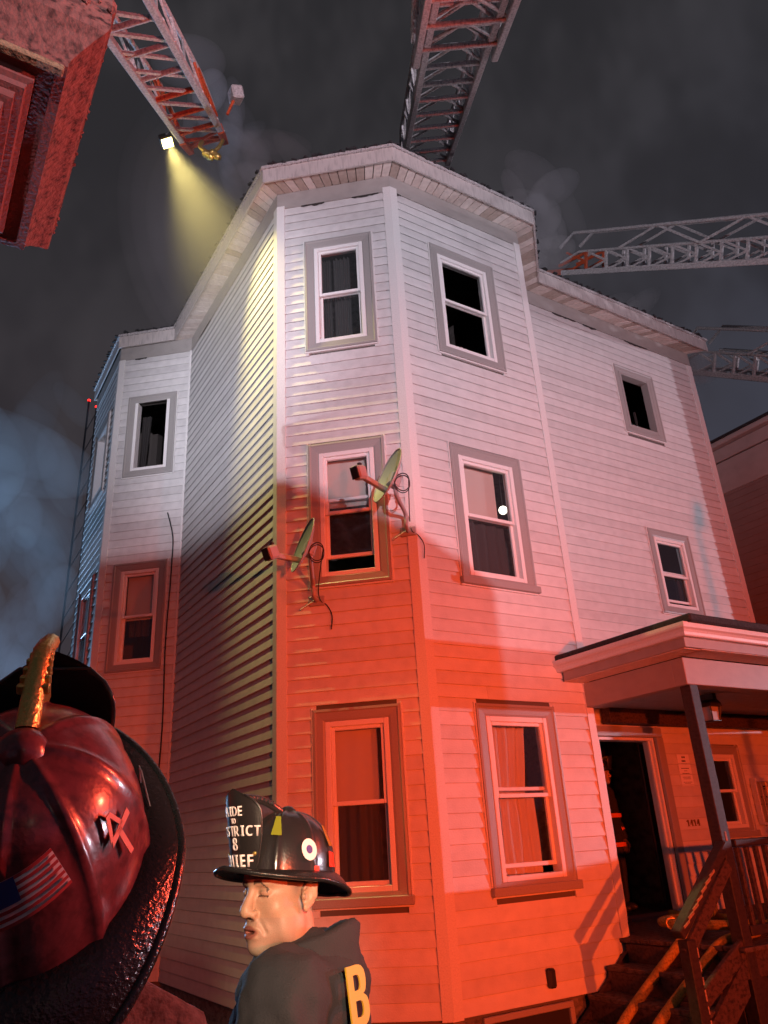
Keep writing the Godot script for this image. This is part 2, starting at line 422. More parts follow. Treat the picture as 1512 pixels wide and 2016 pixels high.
# a drifting strand of smoke: thin stretched wisps scattered along a curve; few enough in any line for lamp light to pass
func strand(path: Array, n: int, r0: float, r1: float, spread: float, density: float, albedo := Color(0.93, 0.92, 0.92)) -> void:
	var pts := spline(path, 12)
	for k in n:
		var t := (k + rng.randf()) / n
		var i := int(t * (pts.size() - 2))
		var d := (pts[i + 1] - pts[i]).normalized()
		d = (d + Vector3(rng.randfn(), rng.randfn(), rng.randfn()) * 0.45).normalized()
		var r := lerpf(r0, r1, t) * (0.35 + 0.9 * rng.randf() * rng.randf())
		var off := Vector3(rng.randfn(), rng.randfn() * 0.5, rng.randfn()) * spread * lerpf(0.5, 1.3, t)
		var f := FogVolume.new()
		f.shape = RenderingServer.FOG_VOLUME_SHAPE_ELLIPSOID
		f.size = Vector3(r * rng.randf_range(0.5, 1.0), r * rng.randf_range(0.5, 1.0), r * rng.randf_range(1.3, 2.8))
		f.transform = Transform3D(Basis.looking_at(d, Vector3(0.3, 0.2, 1.0)), pts[i] + off)
		var m := FogMaterial.new()
		m.density = density * rng.randf_range(0.3, 1.3); m.albedo = albedo
		f.material = m
		tag(f, "", "", "", "stuff")
		put(f, "smoke", self)

func all_smoke() -> void:
	for shell: float in [1.0, 0.86, 0.70, 0.52, 0.32]:      # a bank of haze round the lamp beam, thinner towards its edge
		var f := FogVolume.new()
		f.shape = RenderingServer.FOG_VOLUME_SHAPE_ELLIPSOID
		f.size = Vector3(2.3, 4.4, 2.2) * shell
		f.transform = Transform3D(Basis.from_euler(Vector3(0.1, 0, 0.22)), Vector3(-2.05, 9.2, -7.8))
		var m := FogMaterial.new()
		m.density = 0.017; m.albedo = Color(0.93, 0.92, 0.90)
		f.material = m
		tag(f, "", "", "", "stuff")
		put(f, "smoke", self)
	strand([Vector3(0.6, 9.75, -9.3), Vector3(-0.7, 10.2, -8.9), Vector3(-1.5, 10.6, -8.5), Vector3(-2.2, 12.0, -8.7), Vector3(-2.6, 13.6, -9.0)], 70, 0.5, 1.0, 0.30, 0.20)
	strand([Vector3(2.5, 9.7, -10.2), Vector3(2.9, 10.9, -11.2), Vector3(2.8, 12.0, -11.8), Vector3(3.6, 13.2, -12.2), Vector3(3.6, 15.2, -12.8)], 60, 0.5, 1.2, 0.26, 0.55)
	strand([Vector3(3.2, 9.6, -11.0), Vector3(4.0, 10.2, -12.0), Vector3(4.8, 11.0, -12.6)], 24, 0.5, 0.9, 0.25, 0.45)
	strand([Vector3(5.6, 9.7, -12.4), Vector3(6.3, 10.0, -13.0), Vector3(6.9, 10.7, -13.3)], 18, 0.4, 0.8, 0.22, 0.5)
	strand([Vector3(-5.9, 3.2, -13.9), Vector3(-6.8, 5.0, -13.9), Vector3(-6.4, 6.6, -13.7), Vector3(-7.1, 8.2, -13.6), Vector3(-7.2, 10.8, -13.4)], 60, 0.8, 1.8, 0.38, 0.12, Color(0.92, 0.94, 0.95))
	strand([Vector3(-8.8, 2.6, -14.6), Vector3(-8.0, 5.4, -14.4), Vector3(-8.6, 8.0, -14.2)], 26, 0.9, 1.8, 0.5, 0.09, Color(0.92, 0.94, 0.95))

func street_side() -> void:
	# unseen fire engine added behind the watchers so its roof line shades the lower walls
	var e := base("added_fire_engine", self, at(-2.7, 0, 5.0))
	tag(e, "unseen red fire engine added behind the watchers to shade the lower walls", "fire engine")
	var st := nb(); box(st, at(0.55, 2.02, 0), Vector3(9.4, 2.78, 2.4), 0.06); ob("body", e, st, M.truck_red)
	st = nb(); box(st, at(-4.9, 2.0, 0), Vector3(2.5, 2.8, 2.36), 0.12); ob("cab", e, st, M.truck_red)
	for x: float in [4.5, 4.95]:
		st = nb(); box(st, at(x - 0.05, 3.45, -0.4), Vector3(0.09, 0.12, 0.12), 0.02); ob("shadow_bump_box", e, st, M.black_plastic)  # unlit boxes added on the roof to put bumps in its shadow edge
	for x: float in [-4.9, 2.2, 4.2]:
		for z: float in [-1.1, 1.1]:
			st = nb(); lathe(st, [Vector2(0, -0.14), Vector2(0.42, -0.14), Vector2(0.5, -0.08), Vector2(0.5, 0.08), Vector2(0.42, 0.14), Vector2(0, 0.14)], 24, Transform3D(Basis(Vector3.RIGHT, PI / 2), Vector3(x, 0.5, z))); ob("wheel", e, st, M.tyre)
	for k in 4:
		st = nb(); box(st, at(-2.2 + k * 1.6, 1.9, -1.21), Vector3(1.4, 1.5, 0.03), 0.01); ob("locker_shutter", e, st, M.alu)
	# unseen board fence added on the right to shade the lowest courses
	var f := base("added_board_fence", self, Transform3D(Basis(Vector3.UP, PI / 2), Vector3(8.2, 0, -8.3)))
	tag(f, "unseen board fence added right of the porch to shade its walls", "fence")
	for k in 30:      # taller end boards added to keep the right floodlight off the porch wall
		var fh := 3.0 if k >= 21 else 2.2
		st = nb(); box(st, at(-2.55 + k * 0.17, fh * 0.5, 0), Vector3(0.172, fh, 0.02 + 0.004 * (k % 2)), 0.002); ob("board", f, st, M.fence_wood)
	for y: float in [0.5, 1.8]:
		st = nb(); box(st, at(0, y, 0.04), Vector3(5.0, 0.09, 0.04), 0.004); ob("fence_rail", f, st, M.fence_wood)

# box from a to b along a bar, width w, height h, up hint
func bar(st: SurfaceTool, a: Vector3, b: Vector3, w: float, h: float, up := Vector3.UP, bev := 0.0) -> void:
	var d := (b - a).normalized()
	if absf(d.dot(up.normalized())) > 0.98: up = Vector3.RIGHT if absf(d.x) < 0.9 else Vector3.BACK
	var x := up.cross(d).normalized()
	var y := d.cross(x)
	box(st, Transform3D(Basis(x, y, d), (a + b) * 0.5), Vector3(w, h, a.distance_to(b)), bev)

func tube(st: SurfaceTool, pts: PackedVector3Array, r: float, seg := 8, r2 := -1.0, closed := false) -> void:
	var n := pts.size()
	var rings: Array[PackedVector3Array] = []
	var nrm := Vector3.ZERO
	for k in n:
		var t: Vector3
		if closed: t = (pts[(k + 1) % n] - pts[(k + n - 1) % n]).normalized()
		else: t = (pts[mini(k + 1, n - 1)] - pts[maxi(k - 1, 0)]).normalized()
		if nrm == Vector3.ZERO: nrm = (Vector3.UP if absf(t.y) < 0.9 else Vector3.RIGHT).cross(t).normalized()
		nrm = (nrm - t * nrm.dot(t)).normalized()
		var bn := t.cross(nrm)
		var rr := r if r2 < 0.0 else lerpf(r, r2, float(k) / maxf(1.0, n - 1))
		var ring := PackedVector3Array()
		for j in seg:
			var a := TAU * j / seg
			ring.append(pts[k] + (nrm * cos(a) + bn * sin(a)) * rr)
		rings.append(ring)
	st.set_smooth_group(1)
	for k in (n if closed else n - 1):
		var r0 := rings[k]
		var r1 := rings[(k + 1) % n]
		for j in seg:
			var j2 := (j + 1) % seg
			quad(st, r0[j], r0[j2], r1[j2], r1[j])
	st.set_smooth_group(FLAT)
	if not closed:
		for j in range(1, seg - 1):
			tri(st, rings[0][0], rings[0][j + 1], rings[0][j])
			tri(st, rings[n - 1][0], rings[n - 1][j], rings[n - 1][j + 1])

func pv(list: Array) -> PackedVector3Array:
	var out := PackedVector3Array()
	for v: Vector3 in list: out.append(v)
	return out

# smooth curve through points
func spline(list: Array, per := 8) -> PackedVector3Array:
	var out := PackedVector3Array()
	var n := list.size()
	for k in n - 1:
		var p0: Vector3 = list[maxi(k - 1, 0)]
		var p1: Vector3 = list[k]
		var p2: Vector3 = list[k + 1]
		var p3: Vector3 = list[mini(k + 2, n - 1)]
		for j in per:
			out.append(p1.cubic_interpolate(p2, p0, p3, float(j) / per))
	out.append(list[n - 1])
	return out

# profile (x = radius, y = height) turned round the y axis
func lathe(st: SurfaceTool, prof: Array, seg: int, xf := Transform3D(), smooth := true) -> void:
	st.set_smooth_group(2 if smooth else FLAT)
	for k in prof.size() - 1:
		var p: Vector2 = prof[k]
		var q: Vector2 = prof[k + 1]
		for j in seg:
			var a := TAU * j / seg
			var b := TAU * (j + 1) / seg
			var p0 := xf * Vector3(cos(a) * p.x, p.y, sin(a) * p.x)
			var p1 := xf * Vector3(cos(b) * p.x, p.y, sin(b) * p.x)
			var q0 := xf * Vector3(cos(a) * q.x, q.y, sin(a) * q.x)
			var q1 := xf * Vector3(cos(b) * q.x, q.y, sin(b) * q.x)
			if p.x > 1e-5: tri(st, p0, q1, p1)
			if q.x > 1e-5: tri(st, p0, q0, q1)
	st.set_smooth_group(FLAT)

# polygon (counter-clockwise) in xy pushed from z0 to z1
func prism(st: SurfaceTool, poly: PackedVector2Array, z0: float, z1: float, xf := Transform3D()) -> void:
	st.set_smooth_group(FLAT)
	var ids := Geometry2D.triangulate_polygon(poly)
	for k in range(0, ids.size(), 3):
		var a := poly[ids[k]]
		var b := poly[ids[k + 1]]
		var c := poly[ids[k + 2]]
		otri(st, xf * Vector3(a.x, a.y, z1), xf * Vector3(b.x, b.y, z1), xf * Vector3(c.x, c.y, z1), xf.basis.z)
		otri(st, xf * Vector3(a.x, a.y, z0), xf * Vector3(b.x, b.y, z0), xf * Vector3(c.x, c.y, z0), -xf.basis.z)
	var n := poly.size()
	for k in n:
		var a := poly[k]
		var b := poly[(k + 1) % n]
		var out := xf.basis * Vector3(b.y - a.y, a.x - b.x, 0)
		oquad(st, xf * Vector3(a.x, a.y, z0), xf * Vector3(b.x, b.y, z0), xf * Vector3(b.x, b.y, z1), xf * Vector3(a.x, a.y, z1), out)

# grid of points -> smooth sheet
func sheet(st: SurfaceTool, g: Array, group := 3, wrap := false) -> void:
	st.set_smooth_group(group)
	var m: int = g[0].size()
	for i in g.size() - 1:
		for j in (m if wrap else m - 1):
			var j2 := (j + 1) % m
			quad(st, g[i][j], g[i + 1][j], g[i + 1][j2], g[i][j2])
	st.set_smooth_group(FLAT)

# ---------------------------------------------------------------- materials
func lin(r: float, g: float, b: float) -> Color:
	return Color(r, g, b).linear_to_srgb()

func noise_tex(key: String, freq: float, oct: int, sd: int, ramp: Array, size := 512, kind := FastNoiseLite.TYPE_SIMPLEX_SMOOTH, normal := 0.0) -> Texture2D:
	if tex.has(key): return tex[key]
	var n := FastNoiseLite.new()
	n.noise_type = kind
	n.frequency = freq
	n.fractal_octaves = oct
	n.seed = sd
	var t := NoiseTexture2D.new()
	t.width = size; t.height = size
	t.seamless = true
	t.noise = n
	if normal > 0.0:
		t.as_normal_map = true
		t.bump_strength = normal
	elif ramp.size():
		var g := Gradient.new()
		g.offsets = PackedFloat32Array(ramp[0])
		var cols := PackedColorArray()
		for v: float in ramp[1]: cols.append(Color(v, v, v))
		g.colors = cols
		t.color_ramp = g
	tex[key] = t
	return t

# name, linear colour, roughness, metallic, [colour texture, scale], [normal texture, scale, strength]
func mat(called: String, c: Color, rough: float, metal := 0.0, ct: Texture2D = null, cs := 1.0, nt: Texture2D = null, ns := 1.0, sy := 0.0) -> StandardMaterial3D:
	var m := StandardMaterial3D.new()
	m.resource_name = called
	m.albedo_color = c
	m.roughness = rough
	m.metallic = metal
	if ct or nt:
		m.uv1_triplanar = true
		m.uv1_world_triplanar = true
		m.uv1_scale = Vector3(cs, cs, cs)
	if ct: m.albedo_texture = ct
	if sy > 0.0: m.uv1_scale.y = sy
	if nt:
		m.normal_enabled = true
		m.normal_texture = nt
		m.normal_scale = ns
	M[called] = m
	return m

func materials() -> void:
	var soft := noise_tex("soft", 0.012, 5, 3, [[0.0, 0.35, 0.7, 1.0], [0.90, 0.95, 0.985, 1.0]])
	var fine := noise_tex("fine", 0.09, 3, 5, [[0.0, 0.5, 1.0], [0.88, 0.96, 1.0]])
	var dirt := noise_tex("dirt", 0.02, 6, 9, [[0.0, 0.38, 0.52, 1.0], [0.52, 0.78, 0.95, 1.0]])
	var rough_n := noise_tex("rough_n", 0.05, 5, 11, [], 512, FastNoiseLite.TYPE_SIMPLEX_SMOOTH, 6.0)
	var grain_n := noise_tex("grain_n", 0.12, 3, 12, [], 512, FastNoiseLite.TYPE_SIMPLEX_SMOOTH, 2.5)
	var leather_n := noise_tex("leather_n", 0.045, 3, 13, [], 512, FastNoiseLite.TYPE_CELLULAR, 5.0)
	var streak := noise_tex("streak", 0.02, 5, 31, [[0.0, 0.33, 0.5, 1.0], [0.80, 0.92, 0.98, 1.0]])
	var crumble := noise_tex("crumble", 0.022, 6, 17, [[0.0, 0.30, 0.38, 0.55, 1.0], [0.25, 0.45, 0.80, 0.93, 1.0]])
	var shades := [1.0, 0.94, 0.89]
	for k in 3:
		var v: float = 0.66 * shades[k]
		mat("siding_%d" % k, lin(v, v * 0.985, v * 0.965), 0.5, 0.0, soft, 0.9, grain_n, 0.25)
	mat("trim_white", lin(0.70, 0.69, 0.67), 0.45, 0.0, fine, 1.3, grain_n, 0.2)
	mat("casing_grey", lin(0.33, 0.315, 0.30), 0.45, 0.0, fine, 1.7, grain_n, 0.25)
	mat("fascia_grey", lin(0.52, 0.475, 0.45), 0.5, 0.0, streak, 2.4, grain_n, 0.15, 0.35)
	mat("frieze_grey", lin(0.33, 0.31, 0.29), 0.55, 0.0, soft, 0.7, grain_n, 0.15)
	mat("soffit_0", lin(0.78, 0.70, 0.64), 0.6, 0.0, soft, 2.0)
	mat("soffit_1", lin(0.70, 0.61, 0.55), 0.6, 0.0, soft, 1.7)
	mat("soffit_2", lin(0.50, 0.41, 0.35), 0.7, 0.0, soft, 2.2)
	mat("soot", lin(0.035, 0.03, 0.028), 0.9)
	mat("vinyl", lin(0.80, 0.79, 0.77), 0.35, 0.0, fine, 2.0)
	mat("sheath", lin(0.10, 0.09, 0.08), 0.9)
	mat("interior", lin(0.10, 0.085, 0.075), 0.9, 0.0, dirt, 0.7)
	mat("hall_wall", lin(0.30, 0.22, 0.18), 0.8, 0.0, dirt, 0.7)
	mat("shade_cloth", lin(0.50, 0.45, 0.40), 0.9, 0.0, fine, 3.0)
	mat("curtain", lin(0.028, 0.026, 0.025), 0.95, 0.0, fine, 3.0)
	mat("roof_tar", lin(0.03, 0.03, 0.032), 0.85, 0.0, dirt, 2.0, rough_n, 0.8)
	mat("concrete", lin(0.16, 0.15, 0.14), 0.9, 0.0, dirt, 1.2, rough_n, 0.9)
	mat("brick_red", lin(0.12, 0.055, 0.04), 0.9, 0.0, dirt, 3.0, rough_n, 0.8)
	mat("asphalt", lin(0.045, 0.045, 0.047), 0.8, 0.0, dirt, 0.4, rough_n, 0.8)
	mat("post_brown", lin(0.035, 0.026, 0.028), 0.6, 0.0, dirt, 2.5, grain_n, 0.6)
	mat("rail_brown", lin(0.075, 0.05, 0.045), 0.65, 0.0, crumble, 2.2, grain_n, 0.8)
	mat("porch_board", lin(0.11, 0.085, 0.075), 0.7, 0.0, crumble, 1.4, grain_n, 0.7)
	mat("worn_wood", lin(0.42, 0.33, 0.26), 0.8, 0.0, dirt, 4.0)
	mat("beam_tan", lin(0.34, 0.29, 0.265), 0.5, 0.0, soft, 0.8, grain_n, 0.12)
	mat("ceiling_board", lin(0.40, 0.37, 0.35), 0.6, 0.0, soft, 1.1)
	mat("hose_yellow", lin(0.42, 0.31, 0.06), 0.8, 0.0, dirt, 4.0, rough_n, 0.6)
	mat("brass_box", lin(0.62, 0.48, 0.26), 0.35, 0.35, fine, 3.0)
	mat("number_brass", lin(0.26, 0.15, 0.06), 0.4, 0.6)
	mat("ink", lin(0.03, 0.03, 0.035), 0.8)
	mat("dish_grey", lin(0.30, 0.31, 0.29), 0.5, 0.0, fine, 4.0)
	mat("dish_arm", lin(0.36, 0.33, 0.33), 0.5, 0.1, fine, 5.0)
	mat("black_plastic", lin(0.018, 0.018, 0.02), 0.5)
	mat("cable", lin(0.015, 0.015, 0.016), 0.6)
	mat("alu", lin(0.56, 0.53, 0.52), 0.45, 0.08, dirt, 3.0, grain_n, 0.4)
	mat("alu_dark", lin(0.20, 0.19, 0.19), 0.5, 0.3, dirt, 3.0)
	mat("tip_red", lin(0.55, 0.085, 0.025), 0.45, 0.0, dirt, 3.0)
	mat("red_paint", lin(0.30, 0.125, 0.10), 0.8, 0.0, crumble, 2.2, rough_n, 1.0)
	mat("red_trim", lin(0.26, 0.10, 0.085), 0.7, 0.0, soft, 1.4, rough_n, 0.5)
	mat("beige_trim", lin(0.42, 0.32, 0.18), 0.8, 0.0, crumble, 3.3, rough_n, 1.2)
	mat("neighbour_clap", lin(0.30, 0.24, 0.22), 0.7, 0.0, soft, 0.5)
	mat("neighbour_frieze", lin(0.46, 0.42, 0.40), 0.7, 0.0, soft, 0.6)
	mat("skin", Color.WHITE, 0.48, 0.0, noise_tex("pores", 0.06, 4, 41, [[0.0, 0.4, 1.0], [0.80, 0.94, 1.0]]), 9.0, grain_n, 0.35)
	M.skin.vertex_color_use_as_albedo = true
	M.skin.subsurf_scatter_enabled = true
	M.skin.subsurf_scatter_strength = 0.12
	mat("coat_dark", lin(0.020, 0.024, 0.031), 0.9, 0.0, soft, 3.0, noise_tex("weave", 0.25, 2, 23, [], 256, FastNoiseLite.TYPE_SIMPLEX, 3.0), 0.35)
	mat("coat_tan", lin(0.15, 0.10, 0.085), 0.95, 0.0, dirt, 5.0, rough_n, 0.7)
	mat("coat_black", lin(0.02, 0.02, 0.022), 0.9, 0.0, dirt, 5.0, rough_n, 0.5)
	mat("trousers", lin(0.03, 0.03, 0.033), 0.9, 0.0, dirt, 5.0)
	mat("boot", lin(0.015, 0.015, 0.015), 0.5)
	mat("glove", lin(0.10, 0.075, 0.05), 0.9, 0.0, dirt, 6.0)
	mat("helmet_black", lin(0.018, 0.018, 0.019), 0.28, 0.0, null, 1.0, leather_n, 0.25)
	M.helmet_black.uv1_scale = Vector3(7, 7, 7)
	mat("helmet_red", lin(0.20, 0.045, 0.05), 0.32, 0.0, dirt, 6.0, leather_n, 0.18)
	mat("brim_black", lin(0.014, 0.015, 0.016), 0.22, 0.0, null, 1.0, leather_n, 0.9)
	M.brim_black.uv1_scale = Vector3(9, 9, 9)
	for k: String in ["helmet_red", "helmet_black"]:
		M[k].clearcoat_enabled = true; M[k].clearcoat = 0.6; M[k].clearcoat_roughness = 0.15
	mat("brim_under", lin(0.05, 0.018, 0.016), 0.6)
	mat("brass", lin(0.72, 0.55, 0.16), 0.3, 0.9, null, 1.0, rough_n, 0.8)
	M.brass.uv1_scale = Vector3(8, 8, 8)
	mat("white_print", lin(0.80, 0.78, 0.78), 0.5)
	mat("print_red", lin(0.5, 0.06, 0.06), 0.5)
	mat("print_blue", lin(0.04, 0.05, 0.22), 0.5)
	mat("reflect_yellow", lin(0.46, 0.34, 0.03), 0.5, 0.0, fine, 6.0)
	mat("reflect_lime", lin(0.20, 0.26, 0.02), 0.5)
	mat("reflect_amber", lin(0.30, 0.13, 0.01), 0.4)
	mat("reflect_red", lin(0.70, 0.05, 0.02), 0.2, 0.0, null, 1.0, leather_n, 1.5)
	M.reflect_red.uv1_scale = Vector3(20, 20, 20)
	mat("orange_band", lin(0.75, 0.16, 0.03), 0.45)
	mat("truck_red", lin(0.35, 0.02, 0.02), 0.3)
	mat("tyre", lin(0.015, 0.015, 0.015), 0.8)
	mat("fence_wood", lin(0.18, 0.12, 0.08), 0.85, 0.0, dirt, 1.0)
	var g := mat("glass", Color(lin(0.35, 0.38, 0.38), 0.05), 0.05)
	g.transparency = BaseMaterial3D.TRANSPARENCY_ALPHA
	var dark := mat("sash_dark", lin(0.30, 0.29, 0.28), 0.4)
	dark.roughness = 0.4

func glow(called: String, c: Color, power: float) -> StandardMaterial3D:
	var m := mat(called, lin(0.8, 0.8, 0.8), 0.5)
	m.emission_enabled = true
	m.emission = c
	m.emission_energy_multiplier = power
	return m

# ---------------------------------------------------------------- the house
const Y0 := 0.45      # foot of the siding
const Y1 := 9.19      # head of the siding
const YS := 9.43      # soffit
const YF := 9.655     # top of the fascia
const COURSE := 0.1267

func wall_xf(o: Vector3, e: Vector3) -> Transform3D:
	var t := (e - o).normalized()
	return Transform3D(Basis(t, Vector3.UP, Vector3(-t.z, 0, t.x)), o)

func board_mesh(w: float, ends := true) -> ArrayMesh:
	var key := "board%.3f" % w
	if tex_mesh.has(key): return tex_mesh[key]
	var st := nb()
	var h := COURSE + 0.012
	# lap siding: butt at the foot, thin at the head, a rounded lip
	var prof := [Vector2(0.002, 0.0135), Vector2(0.0, 0.0165), Vector2(0.002, 0.0195), Vector2(0.007, 0.0205), Vector2(h * 0.5, 0.0135), Vector2(h, 0.003)]
	for k in prof.size() - 1:
		var p: Vector2 = prof[k]
		var q: Vector2 = prof[k + 1]
		quad(st, Vector3(0, p.x, p.y), Vector3(w, p.x, p.y), Vector3(w, q.x, q.y), Vector3(0, q.x, q.y))
	if ends:
		for x: float in [0.0, w]:
			for k in range(0, prof.size() - 1):
				otri(st, Vector3(x, 0.01, 0), Vector3(x, prof[k].x, prof[k].y), Vector3(x, prof[k + 1].x, prof[k + 1].y), Vector3(x - w * 0.5, 0, 0))
	tex_mesh[key] = done(st)
	return tex_mesh[key]

var tex_mesh := {}

# holes: [x0, x1, y0, y1] openings (the casings reach 0.06 further)
func make_wall(o: Vector3, e: Vector3, y0: float, y1: float, holes: Array, single: bool, x_in := 0.0, x_out := 0.0, boards := true) -> Transform3D:
	var xf := wall_xf(o, e)
	var w := o.distance_to(e)
	var lxf := Transform3D(xf.basis, xf.origin - B)
	# sheathing: strips between the openings
	var ys := [y0 - 0.02, YF - 0.02]
	for h: Array in holes:
		ys.append(h[2]); ys.append(h[3])
	ys.sort()
	var st := nb()
	for k in ys.size() - 1:
		var a: float = ys[k]
		var b: float = ys[k + 1]
		if b - a < 0.001: continue
		var mid := (a + b) * 0.5
		var cuts := []
		for h: Array in holes:
			if mid > h[2] and mid < h[3]: cuts.append(h)
		cuts.sort_custom(func(p, q): return p[0] < q[0])
		var x := 0.0
		for h: Array in cuts:
			if h[0] - x > 0.002: box(st, at((x + h[0]) * 0.5, mid, -0.06), Vector3(h[0] - x, b - a, 0.12))
			x = h[1]
		box(st, at((x + w) * 0.5, mid, -0.06), Vector3(w - x, b - a, 0.12))
	var wall := ob("wall", house, st, M.sheath, lxf)
	if not boards: return lxf
	var n := int(round((y1 - y0) / COURSE))
	var step := (y1 - y0) / n
	var joined := [nb(), nb(), nb()]
	for k in n:
		var yb := y0 + k * step
		var spans := [[x_in, w - x_out]]
		for h: Array in holes:
			if yb + step > h[2] - 0.035 and yb < h[3] + 0.035:
				var next := []
				for s: Array in spans:
					if h[1] + 0.06 <= s[0] or h[0] - 0.06 >= s[1]: next.append(s); continue
					if h[0] - 0.06 - s[0] > 0.02: next.append([s[0], h[0] - 0.06])
					if s[1] - h[1] - 0.06 > 0.02: next.append([h[1] + 0.06, s[1]])
				spans = next
		for s: Array in spans:
			var parts := [s]
			if s[1] - s[0] > 1.9 and rng.randf() < 0.12:
				var c: float = lerpf(s[0], s[1], rng.randf_range(0.3, 0.7))
				parts = [[s[0], c], [c + 0.002, s[1]]]
			for p: Array in parts:
				var v := [0, 0, 0, 1, 1, 2][rng.randi() % 6] as int
				var tilt := rng.randf_range(-0.0008, 0.0008)
				var bx := Transform3D(Basis(Vector3.BACK, tilt), Vector3(p[0], yb + rng.randf_range(-0.001, 0.001), 0.002 + rng.randf() * 0.0015))
				if single: mi("siding_board", wall, board_mesh(p[1] - p[0]), M["siding_%d" % v], bx)
				else: (joined[v] as SurfaceTool).append_from(board_mesh(p[1] - p[0]), 0, bx)
	if not single:
		for v in 3:
			var sm := MeshInstance3D.new()
			sm.mesh = (joined[v] as SurfaceTool).commit()
			sm.material_override = M["siding_%d" % v]
			sm.set_meta("kind", "stuff")
			put(sm, "siding_courses", wall)
	return lxf

# one sash window in a wall frame; x0..y1 is the outer edge of the casing
func window(xf: Transform3D, x0: float, x1: float, y0: float, y1: float, o := {}) -> Node3D:
	var w := base("window", house, xf)
	var cw: float = o.get("casing", 0.115)
	var ox0 := x0 + cw; var ox1 := x1 - cw; var oy0 := y0 + 0.10; var oy1 := y1 - cw
	# grey casing: four mitred lengths with a raised outer band and a sloped inner edge
	var st := nb()
	var prof := [Vector2(0.0, 0.0), Vector2(0.0, 0.042), Vector2(0.022, 0.046), Vector2(0.034, 0.036), Vector2(cw - 0.02, 0.030), Vector2(cw, 0.022), Vector2(cw, 0.0)]
	var cor := [Vector2(x0, y0), Vector2(x1, y0), Vector2(x1, y1), Vector2(x0, y1)]
	var inn := [Vector2(1, 1), Vector2(-1, 1), Vector2(-1, -1), Vector2(1, -1)]
	for k in 4:
		var k2 := (k + 1) % 4
		for j in prof.size() - 1:
			var p: Vector2 = prof[j]
			var q: Vector2 = prof[j + 1]
			var a0: Vector2 = cor[k] + inn[k] * p.x
			var a1: Vector2 = cor[k2] + inn[k2] * p.x
			var b0: Vector2 = cor[k] + inn[k] * q.x
			var b1: Vector2 = cor[k2] + inn[k2] * q.x
			quad(st, Vector3(a0.x, a0.y, p.y), Vector3(a1.x, a1.y, p.y), Vector3(b1.x, b1.y, q.y), Vector3(b0.x, b0.y, q.y))
	ob("casing", w, st, M.casing_grey)
	# thin white channel round the casing, a sill lip below
	st = nb()
	box(st, at(x0 - 0.009, (y0 + y1) * 0.5, 0.017), Vector3(0.016, y1 - y0 + 0.03, 0.034), 0.003)
	box(st, at(x1 + 0.009, (y0 + y1) * 0.5, 0.017), Vector3(0.016, y1 - y0 + 0.03, 0.034), 0.003)
	box(st, at((x0 + x1) * 0.5, y0 - 0.012, 0.017), Vector3(x1 - x0 + 0.034, 0.02, 0.034), 0.003)
	ob("channel_trim", w, st, M.trim_white)
	if o.get("sill", false):
		st = nb()
		box(st, at((x0 + x1) * 0.5, y0 + 0.03, 0.05), Vector3(x1 - x0 + 0.05, 0.075, 0.06), 0.006)
		ob("sill", w, st, M.casing_grey)
	# reveal of the opening
	var white: Material = M.vinyl
	st = nb()
	var f := 0.048
	var dz := -0.035
	for r: Array in [[ox0 + f * 0.5, (oy0 + oy1) * 0.5, f, oy1 - oy0], [ox1 - f * 0.5, (oy0 + oy1) * 0.5, f, oy1 - oy0]]:
		box(st, at(r[0], r[1], dz), Vector3(r[2], r[3], 0.13), 0.004)
	if not o.get("no_head", false):
		box(st, at((ox0 + ox1) * 0.5, oy1 - f * 0.5, dz), Vector3(ox1 - ox0 - f * 2, f, 0.126), 0.004)
	box(st, at((ox0 + ox1) * 0.5, oy0 + f * 0.5, dz), Vector3(ox1 - ox0 - f * 2, f, 0.126), 0.004)
	ob("frame", w, st, white if not o.get("burnt", false) else M.casing_grey)
	var ix0 := ox0 + f; var ix1 := ox1 - f; var iy0 := oy0 + f; var iy1 := oy1 - f
	var mid := lerpf(iy0, iy1, o.get("meet", 0.5))
	if o.get("sashes", true):
		# upper sash in front, lower sash behind
		var raised: float = o.get("raised", 0.0)
		sash(w, ix0, ix1, mid - 0.018, iy1, -0.01, o.get("upper_glass", true))
		sash(w, ix0, ix1, iy0 + raised, mid + 0.018 + raised, -0.052, o.get("lower_glass", true))
	if o.has("shade"):
		var sh: float = o.shade        # share of the opening it covers, from the head
		st = nb()
		var yb := lerpf(iy1, iy0, sh)
		var sx1: float = ix1 - o.get("shade_gap", 0.0)
		var nx := 10
		st.set_smooth_group(4)
		for k in nx:
			var xa := lerpf(ix0, sx1, float(k) / nx)
			var xb := lerpf(ix0, sx1, float(k + 1) / nx)
			quad(st, Vector3(xa, yb, -0.13 + 0.004 * sin(k * 1.7)), Vector3(xb, yb, -0.13 + 0.004 * sin((k + 1) * 1.7)), Vector3(xb, iy1 + 0.03, -0.126), Vector3(xa, iy1 + 0.03, -0.126))
		box(st, at((ix0 + sx1) * 0.5, yb + 0.012, -0.125), Vector3(sx1 - ix0, 0.024, 0.012), 0.003)
		ob("roller_shade", w, st, M[o.get("shade_mat", "shade_cloth")])
	if o.has("curtain"):
		for c: Array in o.curtain:      # [x share from, x share to, y share from, y share to]
			st = nb()
			var g := []
			for j in 25:
				var row := PackedVector3Array()
				var tx := float(j) / 24.0
				for i in 9:
					var ty := float(i) / 8.0
					var pinch := lerpf(1.0, float(c[4]) if c.size() > 4 else 1.0, ty)
					row.append(Vector3(lerpf(ix0, ix1, lerpf(c[0], lerpf(c[0], c[1], tx), pinch)), lerpf(iy1, iy0, lerpf(c[2], c[3], ty)), -0.17 + 0.022 * sin(tx * 26.0 + c[0] * 9.0) + 0.006 * sin(ty * 5 + tx * 11.0)))
				g.append(row)
			sheet(st, g)
			ob("curtain", w, st, M[o.get("curtain_mat", "curtain")])
